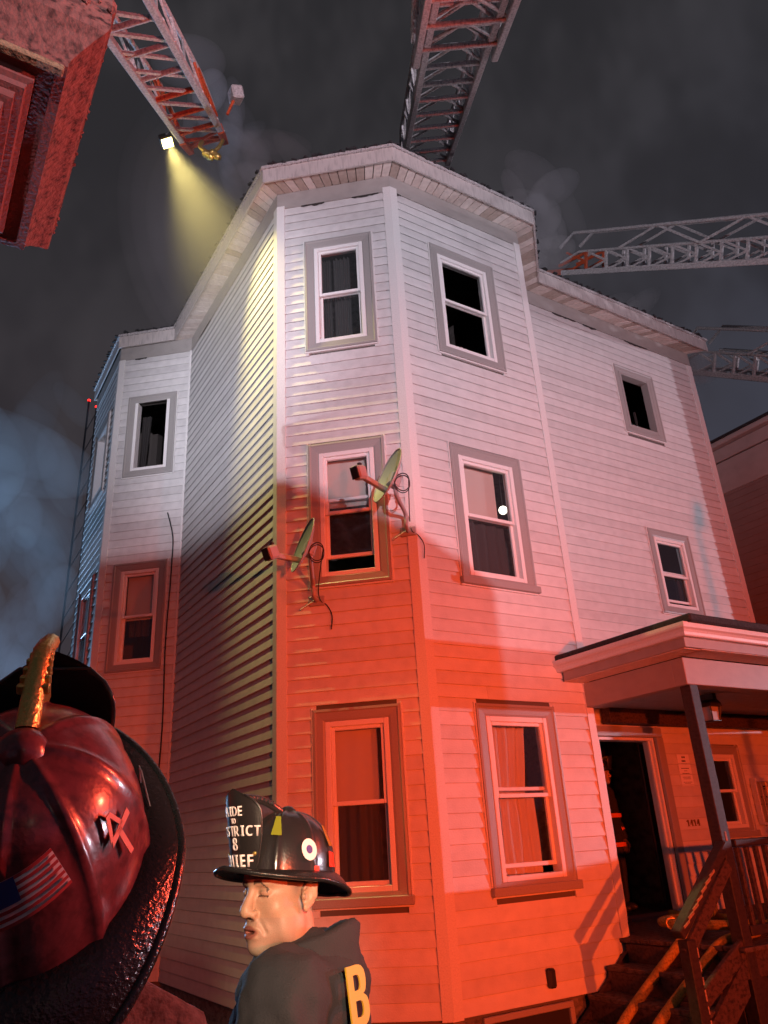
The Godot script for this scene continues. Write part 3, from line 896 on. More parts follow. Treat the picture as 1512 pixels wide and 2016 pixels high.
	if o.get("rubble", false):
		st = nb()
		for k in 9:
			var px := lerpf(ix0 + 0.04, ix1 - 0.05, k / 8.0)
			var hgt := 0.05 + 0.05 * sin(k * 0.4 + 0.6) + rng.randf() * 0.03
			box(st, Transform3D(Basis.from_euler(Vector3(rng.randf(), rng.randf() * 3, rng.randf() - 0.5)), Vector3(px, iy0 + hgt * 0.4, -0.13)), Vector3(0.12, hgt, 0.09), 0.02)
		ob("fallen_plaster", w, st, M.beam_tan)
	return w

func sash(w: Node3D, x0: float, x1: float, y0: float, y1: float, z: float, glass: bool) -> void:
	var r := 0.034
	var st := nb()
	box(st, at(x0 + r * 0.5, (y0 + y1) * 0.5, z), Vector3(r, y1 - y0, 0.034), 0.005)
	box(st, at(x1 - r * 0.5, (y0 + y1) * 0.5, z), Vector3(r, y1 - y0, 0.034), 0.005)
	box(st, at((x0 + x1) * 0.5, y0 + r * 0.55, z), Vector3(x1 - x0 - 2 * r, r * 1.1, 0.0335), 0.005)
	box(st, at((x0 + x1) * 0.5, y1 - r * 0.5, z), Vector3(x1 - x0 - 2 * r, r, 0.0335), 0.005)
	ob("sash", w, st, M.vinyl)
	if glass:
		st = nb()
		quad(st, Vector3(x0 + r, y0 + r, z), Vector3(x1 - r, y0 + r, z), Vector3(x1 - r, y1 - r, z), Vector3(x0 + r, y1 - r, z))
		ob("pane", w, st, M.glass)

# the outline of the house, seen from above, pushed outward
func outline(off: float, off_left := -99.0) -> Array:
	var p := [Vector3(-5.0, 0, -15.2), Vector3(-5.02, 0, -15.0), L0, L, LJ, A, B, Cc, RP, D, Vector3(3.6, 0, -14.5)]
	p[0] = L0 + Vector3(1.1, 0, -2.6)
	p[1] = L0 + Vector3(0.87, 0, -0.4)
	var out := []
	var n := p.size()
	for k in n:
		var d0: Vector3 = ((p[k] - p[k - 1]) if k > 0 else (p[1] - p[0])).normalized()
		var d1: Vector3 = ((p[k + 1] - p[k]) if k < n - 1 else (p[k] - p[k - 1])).normalized()
		var oa := off; var ob_ := off
		if off_left > -50.0:
			if k - 1 < 4: oa = off_left
			if k < 4: ob_ = off_left
		var n0 := Vector3(-d0.z, 0, d0.x)
		var n1 := Vector3(-d1.z, 0, d1.x)
		var a: Vector3 = p[k] + n0 * oa
		var b: Vector3 = p[k] + n1 * ob_
		var den := d0.x * d1.z - d0.z * d1.x
		if absf(den) < 0.01: out.append(a)
		else:
			var t := ((b.x - a.x) * d1.z - (b.z - a.z) * d1.x) / den
			out.append(a + d0 * t)
	return out

func band(st: SurfaceTool, inner: Array, outer: Array, y0: float, y1: float, k: int) -> void:
	var a: Vector3 = inner[k] - B; var b: Vector3 = inner[k + 1] - B
	var c: Vector3 = outer[k] - B; var d: Vector3 = outer[k + 1] - B
	var lo := Vector3(0, y0, 0); var hi := Vector3(0, y1, 0)
	var out := (c + d - a - b)
	oquad(st, c + lo, d + lo, d + hi, c + hi, out)
	oquad(st, a + lo, b + lo, b + hi, a + hi, -out)
	oquad(st, a + lo, b + lo, d + lo, c + lo, Vector3.DOWN)
	oquad(st, a + hi, b + hi, d + hi, c + hi, Vector3.UP)
	oquad(st, a + lo, c + lo, c + hi, a + hi, a - b)
	oquad(st, b + lo, d + lo, d + hi, b + hi, b - a)

func corner_trim(p: Vector3, da: Vector3, db: Vector3, y0: float, y1: float, w := 0.085) -> void:
	# an L of two flanges, outside corner; da, db run away from the corner along the two walls
	var na := Vector3(da.z, 0, -da.x)      # da points back to the left, so its outward normal is turned the other way
	var nb_ := Vector3(-db.z, 0, db.x)
	var z := 0.030
	var m := (na + nb_).normalized()
	var tip := p + m * (z / maxf(m.dot(na), 0.2))
	var poly := [p - m * 0.01, p + da * w, p + da * w + na * z, tip, p + db * w + nb_ * z, p + db * w]
	var st := nb()
	for k in poly.size():
		var a: Vector3 = poly[k] - B
		var b: Vector3 = poly[(k + 1) % poly.size()] - B
		var out := Vector3(-(b - a).z, 0, (b - a).x)
		oquad(st, a + Vector3(0, y0, 0), b + Vector3(0, y0, 0), b + Vector3(0, y1, 0), a + Vector3(0, y1, 0), out if out.dot((a + b) * 0.5 - (p - B - m * 0.01)) > 0 else -out)
	for yy: float in [y0, y1]:
		for k in range(1, poly.size() - 1):
			otri(st, poly[0] - B + Vector3(0, yy, 0), poly[k] - B + Vector3(0, yy, 0), poly[k + 1] - B + Vector3(0, yy, 0), Vector3(0, yy - 5, 0))
	ob("corner_trim", house, st, M.trim_white)

func build_house() -> void:
	house = base("apartment_house", self, Transform3D(Basis(), B))
	tag(house, "pale three-storey clapboard house with angled corner bay and sooty eaves", "house")
	# openings, from the casings: [casing x0, x1, y0, y1]
	var w2 := []; var w3 := []
	for y: Array in [[1.29, 2.94], [4.14, 5.75], [6.965, 8.57]]:
		w2.append([0.335, 1.16, y[0], y[1]])
		w3.append([0.51, 1.505, y[0], y[1]])
	var lb := [[0.21, 1.01, 4.09, 5.65], [0.21, 1.01, 7.04, 8.45]]
	var l0 := [[0.35, 1.30, 4.09, 5.65], [0.35, 1.30, 7.04, 8.45]]
	var w4 := [[1.73, 2.63, 4.49, 5.76], [1.73, 2.63, 7.37, 8.59], [1.86, 2.66, 1.60, 2.72]]
	var op := func(list: Array) -> Array:
		var r := []
		for c: Array in list: r.append([c[0] + 0.09, c[1] - 0.09, c[2] + 0.08, c[3] - 0.09])
		return r
	var x0 := make_wall(L0, L, Y0, Y1, op.call(l0), false)
	var xl := make_wall(L, LJ, Y0, Y1 + 0.02, op.call(lb), false, 0.0, 0.03)
	make_wall(LJ, A, Y0, Y1, [], true, 0.02, 0.0)
	var x2 := make_wall(A, B, Y0, Y1, op.call(w2), true)
	var x3 := make_wall(B, Cc, Y0, Y1, op.call(w3), true)
	make_wall(Cc, RP, 0.5, Y1, [], false)
	var door := [0.08, 1.07, 0.83, 2.80]
	var h4: Array = op.call(w4)
	h4.append(door)
	var x4 := make_wall(RP, D, 0.83, Y1, h4, false, 0.0, 0.0)
	make_wall(D, Vector3(3.6, 0, -14.5), Y0, Y1, [], false, 0, 0, false)
	make_wall(Vector3(3.6, 0, -14.5), L0 + Vector3(1.1, 0, -2.6), Y0, Y1, [], false, 0, 0, false)
	make_wall(L0 + Vector3(1.1, 0, -2.6), L0 + Vector3(0.87, 0, -0.4), Y0, Y1, [], false, 0, 0, false)
	make_wall(L0 + Vector3(0.87, 0, -0.4), L0, Y0, Y1, [], false, 0, 0, false)
	# windows, storey by storey
	window(x2, 0.335, 1.16, 6.965, 8.57, {"curtain": [[0.3, 0.7, 0.0, 1.0], [0.0, 0.25, 0.0, 1.0]]})
	window(x2, 0.335, 1.16, 4.14, 5.75, {"shade": 0.42, "shade_gap": 0.02, "raised": 0.16})
	window(x2, 0.335, 1.16, 1.29, 2.94, {"shade": 0.5, "shade_gap": 0.09, "curtain": [[0.0, 0.8, 0.45, 1.0]], "sill": true})
	window(x3, 0.51, 1.505, 6.965, 8.57, {"upper_glass": false, "lower_glass": false, "rubble": true, "meet": 0.52})
	window(x3, 0.51, 1.505, 4.14, 5.75, {"shade": 0.47, "shade_gap": 0.12, "curtain": [[0.0, 0.95, 0.5, 1.0]], "sill": true})
	window(x3, 0.51, 1.505, 1.29, 2.94, {"curtain": [[0.1, 0.85, 0.0, 0.52, 0.8], [0.22, 0.9, 0.5, 1.0]], "curtain_mat": "shade_cloth", "sill": true, "raised": 0.06})
	window(xl, 0.21, 1.01, 7.04, 8.45, {"sashes": false, "curtain": [[0.0, 0.32, 0.1, 1.0, 0.7]], "no_head": true})
	window(xl, 0.21, 1.01, 4.09, 5.65, {"shade": 0.52, "shade_gap": 0.0, "curtain": [[0.1, 0.95, 0.5, 0.7]]})
	window(x0, 0.35, 1.30, 7.04, 8.45, {"sashes": false})
	window(x0, 0.35, 1.30, 4.09, 5.65, {})
	window(x4, 1.73, 2.63, 7.37, 8.59, {"sashes": false, "burnt": true, "casing": 0.10, "curtain": [[0.62, 0.66, 0.55, 1.0]]})
	window(x4, 1.73, 2.63, 4.49, 5.76, {"meet": 0.46, "raised": 0.05, "curtain": [[0.86, 1.0, 0.5, 1.0]]})
	window(x4, 1.86, 2.66, 1.60, 2.72, {"curtain": [[0.0, 0.2, 0.0, 1.0]], "sill": true})
	# corner trims
	var da := func(p: Vector3, q: Vector3) -> Vector3: return (q - p).normalized()
	corner_trim(A, da.call(A, LJ), da.call(A, B), Y0 - 0.01, Y1 + 0.03)
	corner_trim(B, da.call(B, A), da.call(B, Cc), Y0 - 0.01, Y1 + 0.06)
	corner_trim(Cc, da.call(Cc, B), da.call(Cc, RP), 0.84, Y1 + 0.02)
	corner_trim(D, da.call(D, RP), da.call(D, Vector3(3.6, 0, -14.5)), 0.84, Y1 - 0.02)
	corner_trim(L, da.call(L, L0), da.call(L, LJ), Y0, Y1)
	var st := nb()
	var jx := wall_xf(L, LJ)
	box(st, Transform3D(jx.basis, LJ - B + Vector3(0, (Y0 + Y1) * 0.5, 0) - jx.basis.x * 0.018 + jx.basis.z * 0.014), Vector3(0.035, Y1 - Y0, 0.032), 0.004)
	ob("corner_trim", house, st, M.trim_white)
	# eaves
	var face := outline(0.002)
	var frz := outline(0.024)
	var over := outline(0.25, 0.05)
	var fas := outline(0.272, 0.072)
	var drip := outline(0.295, 0.09)
	for k in range(1, 9):
		st = nb(); band(st, face, frz, Y1 - 0.005, YS, k)
		ob("frieze_board", house, st, M.frieze_grey)
		st = nb(); band(st, over, fas, YS - 0.015, YF, k)
		ob("fascia_board", house, st, M.fascia_grey)
		st = nb()
		band(st, fas, drip, YF - 0.03, YF + 0.012, k)
		ob("drip_edge", house, st, M.alu)
	var soffit := base("soffit", house)
	for k in range(3, 9):
		var a: Vector3 = frz[k]; var b: Vector3 = frz[k + 1]
		var c: Vector3 = over[k]; var d: Vector3 = over[k + 1]
		var n := int(maxf(2.0, round(c.distance_to(d) / 0.118)))
		for j in n:
			var g := 0.045
			var u0 := (j + g) / n; var u1 := (j + 1 - g) / n
			var p := PackedVector3Array([a.lerp(b, u0) - B, a.lerp(b, u1) - B, c.lerp(d, u1) - B, c.lerp(d, u0) - B])
			st = nb()
			var lo := Vector3(0, YS + rng.randf_range(0.0, 0.004), 0)
			var hi := Vector3(0, YS + 0.03, 0)
			oquad(st, p[0] + lo, p[1] + lo, p[2] + lo, p[3] + lo, Vector3.DOWN)
			oquad(st, p[0] + lo, p[3] + lo, p[3] + hi, p[0] + hi, p[0] - p[1])
			oquad(st, p[1] + lo, p[2] + lo, p[2] + hi, p[1] + hi, p[1] - p[0])
			var sooty := 0.55 if k == 5 else (0.3 if k == 7 or k == 8 else 0.12)
			var r := rng.randf()
			ob("soffit_panel", soffit, st, M["soffit_2" if r < sooty else ("soffit_1" if r < 0.6 else "soffit_0")])
		st = nb()
		band(st, frz, over, YS + 0.031, YS + 0.045, k)
		ob("soffit_backing", soffit, st, M.soot)
	for s: Array in [[A, B, 0.30, 0.30], [A, B, 0.95, 0.34], [B, Cc, 0.03, 0.12], [RP, D, 0.55, 0.5], [RP, D, 1.2, 0.3], [RP, D, 2.15, 0.55], [L, LJ, 0.25, 0.2], [LJ, A, 0.4, 0.5]]:
		var sx := wall_xf(s[0], s[1])
		var pts := PackedVector2Array()
		var m := 9
		for k in m + 1: pts.append(Vector2(s[3] * k / m, 0.0))
		for k in m + 1: pts.append(Vector2(s[3] * (m - k) / m, -0.012 - 0.035 * rng.randf() * sin(PI * (m - k + 0.5) / (m + 1.0))))
		pts.reverse()
		st = nb()
		prism(st, pts, 0.0, 0.003, Transform3D(sx.basis, s[0] + sx.basis.x * float(s[2]) + Vector3(0, Y1 - 0.005, 0) + sx.basis.z * 0.0225 - B))
		ob("charred_strip", house, st, M.soot)
	# roof, floors and dark rooms
	var deck := outline(0.26, 0.06)
	var poly := PackedVector2Array()
	for v: Vector3 in deck: poly.append(Vector2(v.x - B.x, -(v.z - B.z)))
	if Geometry2D.is_polygon_clockwise(poly): poly.reverse()
	st = nb()
	prism(st, poly, YF - 0.06, YF + 0.03, Transform3D(Basis(Vector3.RIGHT, -PI / 2), Vector3.ZERO))
	# ragged tar and gravel edge
	for k in range(1, 9):
		var a: Vector3 = deck[k] - B; var b: Vector3 = deck[k + 1] - B
		var n := int(a.distance_to(b) / 0.12) + 1
		for j in n:
			box(st, Transform3D(Basis.from_euler(Vector3(rng.randf() * 0.4, rng.randf() * 3, rng.randf() * 0.4)), a.lerp(b, (j + rng.randf()) / n) + Vector3(0, YF + 0.03, 0)), Vector3(0.14, 0.016 + rng.randf() * 0.016, 0.07), 0.005)
	ob("roof", house, st, M.roof_tar)
	var ins := outline(-0.13)
	poly = PackedVector2Array()
	for v: Vector3 in ins: poly.append(Vector2(v.x - B.x, -(v.z - B.z)))
	if Geometry2D.is_polygon_clockwise(poly): poly.reverse()
	for y: Array in [[0.70, 0.83], [3.35, 3.6], [6.2, 6.42], [9.0, 9.2]]:
		st = nb()
		prism(st, poly, y[0], y[1], Transform3D(Basis(Vector3.RIGHT, -PI / 2), Vector3.ZERO))
		ob("floor_slab", house, st, M.interior)
	# partitions close the rooms behind the windows
	st = nb()
	var inset := Transform3D(Basis(T3, Vector3.UP, N3), Vector3.ZERO)
	for y: Array in [[0.83, 3.35], [3.6, 6.2], [6.42, 9.0]]:
		var m: float = (y[0] + y[1]) * 0.5
		box(st, inset * at(0.48, m, -2.6), Vector3(2.8, y[1] - y[0], 0.08))
		box(st, inset * at(4.2, m, -2.6), Vector3(3.2, y[1] - y[0], 0.08))
		box(st, inset * at(2.1, m, -2.1), Vector3(0.08, y[1] - y[0], 1.2))
	ob("partition", house, st, M.interior)
	# foundation, slightly behind the siding
	var fin := outline(-0.10)
	for k in range(1, 9):
		st = nb(); band(st, fin, outline(-0.02), -0.2, Y0 + 0.01, k)
		ob("foundation", house, st, M.concrete)
	# basement window under the front bay
	var bw := base("basement_window", house, x3)
	st = nb()
	box(st, at(0.78, 0.40, 0.0), Vector3(0.98, 0.05, 0.05), 0.006)
	box(st, at(1.25, 0.19, 0.0), Vector3(0.05, 0.38, 0.05), 0.006)
	box(st, at(0.31, 0.19, 0.0), Vector3(0.05, 0.38, 0.05), 0.006)
	ob("frame", bw, st, M.casing_grey)
	st = nb(); box(st, at(0.78, 0.19, -0.012), Vector3(0.89, 0.37, 0.02)); ob("pane", bw, st, M.black_plastic)
	# vent cap on the lowest courses
	st = nb()
	box(st, x3 * at(1.03, 0.62, 0.045), Vector3(0.075, 0.15, 0.07), 0.02)
	ob("vent_cap", house, st, M.black_plastic)
	# cable on the side bay
	st = nb()
	var cab := []
	for k in 16: cab.append(xl * Vector3(1.075 + 0.012 * sin(k * 1.1) - (0.09 if k == 15 else 0.0), 0.6 + k * 0.385, 0.035))
	tube(st, spline(cab, 4), 0.009, 6)
	ob("cable", house, st, M.cable)
	doorway(x4, door)
	# small lamp burning behind the second-floor window
	st = nb()
	var ball := SphereMesh.new(); ball.radius = 0.05; ball.height = 0.1
	var lamp_at := x3 * Vector3(1.395, 5.2, -0.22)
	mi("lamp_globe", house, ball, glow("lamp_globe", Color(1.0, 0.96, 0.88), 3.0), Transform3D(Basis(), lamp_at))
	st = nb()
	tube(st, pv([lamp_at + Vector3(0, 0.05, 0), lamp_at + Vector3(0, 1.2, 0)]), 0.006, 6)
	ob("lamp_cord", house, st, M.cable)
	var l := OmniLight3D.new()
	l.name = "globe_light"; l.position = lamp_at; l.light_energy = 0.012; l.light_color = Color(1.0, 0.9, 0.75); l.light_size = 0.05; l.omni_range = 6.0; l.shadow_enabled = true
	house.add_child(l)

func doorway(x4: Transform3D, d: Array) -> void:
	var o := base("doorway", house, x4)
	var st := nb()
	var w := 0.12
	box(st, at(d[1] + w * 0.5, (d[2] + d[3]) * 0.5, 0.02), Vector3(w, d[3] - d[2], 0.05), 0.006)
	box(st, at((d[0] + d[1]) * 0.5 + 0.02, d[3] + 0.06, 0.022), Vector3(d[1] - d[0] + 0.18, 0.12, 0.05), 0.006)
	ob("casing", o, st, M.casing_grey)
	st = nb()
	box(st, at(d[1] - 0.018, (d[2] + d[3]) * 0.5, -0.085), Vector3(0.035, d[3] - d[2], 0.155), 0.004)
	box(st, at(d[1] - 0.05, (d[2] + d[3]) * 0.5, -0.06), Vector3(0.028, d[3] - d[2], 0.04), 0.004)
	box(st, at(d[0] + 0.018, (d[2] + d[3]) * 0.5, -0.085), Vector3(0.035, d[3] - d[2], 0.155), 0.004)
	box(st, at((d[0] + d[1]) * 0.5, d[3] - 0.018, -0.085), Vector3(d[1] - d[0] - 0.07, 0.036, 0.15), 0.004)
	ob("jamb", o, st, M.trim_white)
	st = nb()
	box(st, at((d[0] + d[1]) * 0.5, d[2] + 0.02, -0.06), Vector3(d[1] - d[0] - 0.07, 0.04, 0.2), 0.006)
	ob("threshold", o, st, M.red_trim)
	# door leaf swung inward, hall walls
	st = nb()
	box(st, Transform3D(Basis(Vector3.UP, -0.22), Vector3(d[1] + 0.40, (d[2] + d[3]) * 0.5, -0.25)), Vector3(0.72, d[3] - d[2] - 0.08, 0.045), 0.006)
	ob("door_leaf", o, st, M.post_brown)
	st = nb()
	box(st, at(d[1] + 1.0, (d[2] + d[3]) * 0.5, -1.3), Vector3(0.05, 2.3, 2.3))
	box(st, at(0.02, (d[2] + d[3]) * 0.5, -1.2), Vector3(0.05, 2.3, 2.4))
	box(st, at(1.0, (d[2] + d[3]) * 0.5, -2.4), Vector3(2.2, 2.3, 0.05))
	ob("hall_wall", o, st, M.hall_wall)

# ---------------------------------------------------------------- porch and what stands on it
func build_porch() -> void:
	var fx := Transform3D(Basis(T3, Vector3.UP, N3), B)      # x = s, z = d
	var porch := base("front_porch", self, fx)
	tag(porch, "small front porch with flat roof, dark corner post and worn steps", "porch")
	var S0 := 1.98; var S1 := 6.9; var D1 := 1.30; var D0 := -0.84
	# deck boards
	var n := 20
	for k in n:
		var st := nb()
		var w := (D1 + 0.05 - D0) / n
		box(st, at((S0 + S1) * 0.5, 0.815, D0 + (k + 0.5) * w), Vector3(S1 - S0 + 0.06, 0.035, w - 0.006), 0.004)
		ob("deck_board", porch, st, M.porch_board)
	var st := nb()
	box(st, at((S0 + S1) * 0.5, 0.70, D1 - 0.03), Vector3(S1 - S0, 0.19, 0.04), 0.004)
	box(st, at(S0 + 0.03, 0.70, 0.66), Vector3(0.04, 0.19, D1 - 0.1), 0.004)
	ob("rim_board", porch, st, M.rail_brown)
	# slatted skirt under the deck
	for k in 34:
		st = nb()
		box(st, at(S0 + 0.1 + k * 0.142, 0.30, D1 - 0.05), Vector3(0.11, 0.62, 0.02), 0.003)
		ob("skirt_slat", porch, st, M.post_brown)
	for k in 8:
		st = nb()
		box(st, at(S0 + 0.05, 0.30, 0.1 + k * 0.145), Vector3(0.02, 0.62, 0.11), 0.003)
		ob("skirt_slat", porch, st, M.post_brown)
	# steps going down to the left along the bay wall
	for k in 4:
		var y := 0.62 - k * 0.19
		var s := S0 - 0.14 - k * 0.275
		var step_ := base("step", porch)
		st = nb(); box(st, at(s, y, 0.66), Vector3(0.31, 0.04, 1.22), 0.006)
		ob("tread", step_, st, M.porch_board)
		st = nb(); box(st, at(s + 0.13, y + 0.095, 0.66), Vector3(0.025, 0.15, 1.18), 0.003)
		ob("riser", step_, st, M.rail_brown)
	for d: float in [0.06, 1.27]:
		st = nb()
		prism(st, PackedVector2Array([Vector2(S0, 0.74), Vector2(S0 - 1.2, -0.08), Vector2(S0 - 0.9, -0.1), Vector2(S0, 0.5)]), d - 0.02, d + 0.02)
		ob("stringer", porch, st, M.rail_brown)
	# corner post, lower posts
	st = nb()
	box(st, at(S0 + 0.10, 1.89, D1 - 0.06), Vector3(0.115, 2.14, 0.115), 0.006)
	ob("post", porch, st, M.post_brown)
	st = nb()
	box(st, at(S1 - 0.1, 1.89, D1 - 0.06), Vector3(0.115, 2.14, 0.115), 0.006)
	ob("post", porch, st, M.post_brown)
	st = nb(); box(st, at(S0 + 0.10, 0.40, D1 - 0.06), Vector3(0.12, 0.8, 0.12), 0.006)
	ob("post", porch, st, M.post_brown)
	st = nb(); box(st, at(S0 + 0.10, 1.66, D1 - 0.001), Vector3(0.02, 0.075, 0.006), 0.001)
	ob("worn_patch", porch, st, M.worn_wood)
	# newel at the foot of the steps and the sloping hand rail
	var nx := S0 - 0.62
	st = nb(); box(st, at(nx, 0.42, D1 - 0.02), Vector3(0.10, 1.06, 0.10), 0.006)
	ob("newel_post", porch, st, M.post_brown)
	st = nb()
	for k in 9:      # worn arris of the newel
		box(st, Transform3D(Basis(Vector3.BACK, rng.randf_range(-0.1, 0.1)), Vector3(nx + 0.046 + rng.randf() * 0.004, 0.1 + k * 0.095, D1 + 0.029)), Vector3(0.011 + rng.randf() * 0.006, 0.05 + rng.randf() * 0.03, 0.006), 0.001)
	tag(ob("worn_edge", porch, st, M.worn_wood), "", "", "", "stuff")
	var r0 := Vector3(S0 + 0.06, 1.60, D1 - 0.02); var r1 := Vector3(nx - 0.09, 0.985, D1 - 0.02)
	st = nb(); bar(st, r0, r1, 0.10, 0.075, Vector3.UP, 0.008)
	ob("stair_rail", porch, st, M.post_brown)
	st = nb()
	for k in 7:
		var p := r0.lerp(r1, 0.36 + k * 0.09)
		bar(st, p + Vector3(0.03, 0.028 + rng.randf() * 0.006, 0.051), p + Vector3(-0.045, -0.012 + rng.randf() * 0.006, 0.051), 0.02 + rng.randf() * 0.012, 0.006, N3)
	tag(ob("worn_edge", porch, st, M.worn_wood), "", "", "", "stuff")
	st = nb(); bar(st, r0 - Vector3(0, 0.16, 0.0), r1 - Vector3(-0.06, 0.14, 0), 0.045, 0.10, Vector3.UP, 0.006)
	ob("stair_rail", porch, st, M.rail_brown)
	st = nb(); bar(st, r0 - Vector3(-0.06, 0.75, 0.02), r1 - Vector3(-0.12, 0.48, 0.02), 0.05, 0.13, Vector3.UP, 0.008)
	ob("stair_rail", porch, st, M.rail_brown)
	# porch railing
	st = nb(); box(st, at((S0 + S1) * 0.5 + 0.08, 1.60, D1 - 0.05), Vector3(S1 - S0 - 0.25, 0.06, 0.10), 0.008)
	ob("top_rail", porch, st, M.post_brown)
	st = nb(); box(st, at((S0 + S1) * 0.5 + 0.08, 0.93, D1 - 0.05), Vector3(S1 - S0 - 0.25, 0.075, 0.05), 0.006)
	ob("bottom_rail", porch, st, M.post_brown)
	for k in 35:
		st = nb(); box(st, at(S0 + 0.27 + k * 0.13, 1.265, D1 - 0.05), Vector3(0.04, 0.60, 0.04), 0.004)
		ob("baluster", porch, st, M.rail_brown)
	# beams round the edge, frieze, ceiling
	st = nb(); box(st, at((S0 + S1) * 0.5, 3.075, D1 - 0.06), Vector3(S1 - S0, 0.25, 0.14), 0.006)
	ob("beam", porch, st, M.beam_tan)
	st = nb(); box(st, at(S0 + 0.07, 3.075, 0.59), Vector3(0.14, 0.25, D1 - 0.13), 0.006)
	ob("beam", porch, st, M.beam_tan)
	st = nb(); box(st, at(S1 - 0.07, 3.075, 0.2), Vector3(0.14, 0.25, D1 + 0.7), 0.006)
	ob("beam", porch, st, M.post_brown)
	st = nb(); box(st, at((S0 + S1) * 0.5 + 0.5, 3.03, D0 + 0.09), Vector3(S1 - S0 - 1.2, 0.19, 0.14), 0.006)
	ob("beam", porch, st, M.rail_brown)
	for k in 14:
		st = nb()
		var w := (D1 - D0 - 0.2) / 14
		box(st, at((S0 + S1) * 0.5, 3.115 + rng.randf() * 0.002, D0 + 0.08 + (k + 0.5) * w), Vector3(S1 - S0 - 0.3, 0.012, w - 0.004), 0.001)
		ob("ceiling_board", porch, st, M.ceiling_board)
	# overhang: soffit, fascia, gutter on the two open sides
	var O := 0.29
	for k in 24:
		st = nb(); box(st, at(S0 - O * 0.5 + 0.02, 3.212, 0.05 + k * 0.064 - 0.0), Vector3(O - 0.02, 0.012, 0.058), 0.001)
		ob("soffit_panel", porch, st, M.soffit_0)
	st = nb(); box(st, at((S0 + S1) * 0.5, 3.212, D1 + O * 0.5), Vector3(S1 - S0 + 0.1, 0.012, O - 0.03), 0.001)
	ob("soffit_panel", porch, st, M.soffit_0)
	st = nb(); box(st, at(S0 - O + 0.012, 3.28, (D1 + O) * 0.5 + 0.02), Vector3(0.025, 0.14, D1 + O - 0.06), 0.003)
	ob("fascia", porch, st, M.beam_tan)
	st = nb(); box(st, at((S0 + S1 - O) * 0.5, 3.28, D1 + O - 0.012), Vector3(S1 - S0 + O, 0.14, 0.025), 0.003)
	ob("fascia", porch, st, M.beam_tan)
	# ogee gutter, mitred at the corner
	var prof := [Vector2(0, -0.055), Vector2(0.05, -0.055), Vector2(0.058, -0.045), Vector2(0.062, -0.02), Vector2(0.075, 0.0), Vector2(0.094, 0.014), Vector2(0.10, 0.03), Vector2(0.10, 0.058), Vector2(0.086, 0.06), Vector2(0.082, 0.045), Vector2(0, 0.04)]
	for side in 2:
		st = nb()
		st.set_smooth_group(FLAT)
		for k in prof.size() - 1:
			var p: Vector2 = prof[k]; var q: Vector2 = prof[k + 1]
			var y := 3.35
			if side == 0:
				var x0 := S0 - O
				quad(st, Vector3(x0 - p.x, y + p.y, -0.02), Vector3(x0 - p.x, y + p.y, D1 + O + p.x), Vector3(x0 - q.x, y + q.y, D1 + O + q.x), Vector3(x0 - q.x, y + q.y, -0.02))
			else:
				var z0 := D1 + O
				quad(st, Vector3(S0 - O - p.x, y + p.y, z0 + p.x), Vector3(S1 + 0.2, y + p.y, z0 + p.x), Vector3(S1 + 0.2, y + q.y, z0 + q.x), Vector3(S0 - O - q.x, y + q.y, z0 + q.x))
		if side == 0:
			for k in range(1, prof.size() - 1):
				otri(st, Vector3(S0 - O - prof[0].x, 3.35 + prof[0].y, -0.02), Vector3(S0 - O - prof[k].x, 3.35 + prof[k].y, -0.02), Vector3(S0 - O - prof[k + 1].x, 3.35 + prof[k + 1].y, -0.02), Vector3(0, 0, -1))
		ob("gutter", porch, st, M.trim_white)
	st = nb()
	box(st, at((S0 + S1) * 0.5, 3.44, 0.37), Vector3(S1 - S0 + 2 * O + 0.1, 0.075, D1 + O + 1.2 - 0.06), 0.015)
	box(st, at((S0 + S1) * 0.5, 3.34, 0.35), Vector3(S1 - S0 + 0.3, 0.12, D1 + 1.1), 0.0)
	ob("roof", porch, st, M.roof_tar)

	# lantern under the porch ceiling
	var ln := base("porch_lantern", self, Transform3D(Basis(T3, Vector3.UP, N3), fp(3.55, 0.35, 2.90)))
	tag(ln, "small dark unlit lantern hanging under the porch ceiling", "lantern")
	st = nb()
	prism(st, PackedVector2Array([Vector2(-0.10, 0.06), Vector2(0.10, 0.06), Vector2(0.085, 0.10), Vector2(0.03, 0.135), Vector2(0.03, 0.20), Vector2(-0.03, 0.20), Vector2(-0.03, 0.135), Vector2(-0.085, 0.10)]), -0.09, 0.09)
	ob("cap", ln, st, M.black_plastic)
	st = nb()
	for s: float in [-1.0, 1.0]:
		for t: float in [-1.0, 1.0]: bar(st, Vector3(s * 0.085, 0.06, t * 0.075), Vector3(s * 0.06, -0.09, t * 0.055), 0.012, 0.012)
	box(st, at(0, -0.095, 0), Vector3(0.14, 0.014, 0.13), 0.003)
	ob("cage", ln, st, M.black_plastic)
	st = nb()
	prism(st, PackedVector2Array([Vector2(-0.055, -0.088), Vector2(0.055, -0.088), Vector2(0.076, 0.058), Vector2(-0.076, 0.058)]), -0.05, 0.05)
	ob("glass_chimney", ln, st, M.ceiling_board)

	# things fixed to the wall beside the door
	var x4 := wall_xf(RP, D)
	var mb := base("mailbox_bank", self, x4 * at(2.79, 1.72, 0.03))
	tag(mb, "bank of brass mailboxes in a row beside the porch window", "mailboxes")
	st = nb()
	box(st, at(0.34, 0.015, 0.035), Vector3(0.72, 0.03, 0.075), 0.004)
	box(st, at(0.34, 0.555, 0.035), Vector3(0.72, 0.05, 0.085), 0.004)
	box(st, at(-0.012, 0.28, 0.035), Vector3(0.025, 0.5, 0.08), 0.004)
	box(st, at(0.692, 0.28, 0.035), Vector3(0.025, 0.5, 0.08), 0.004)
	ob("frame", mb, st, M.trim_white)
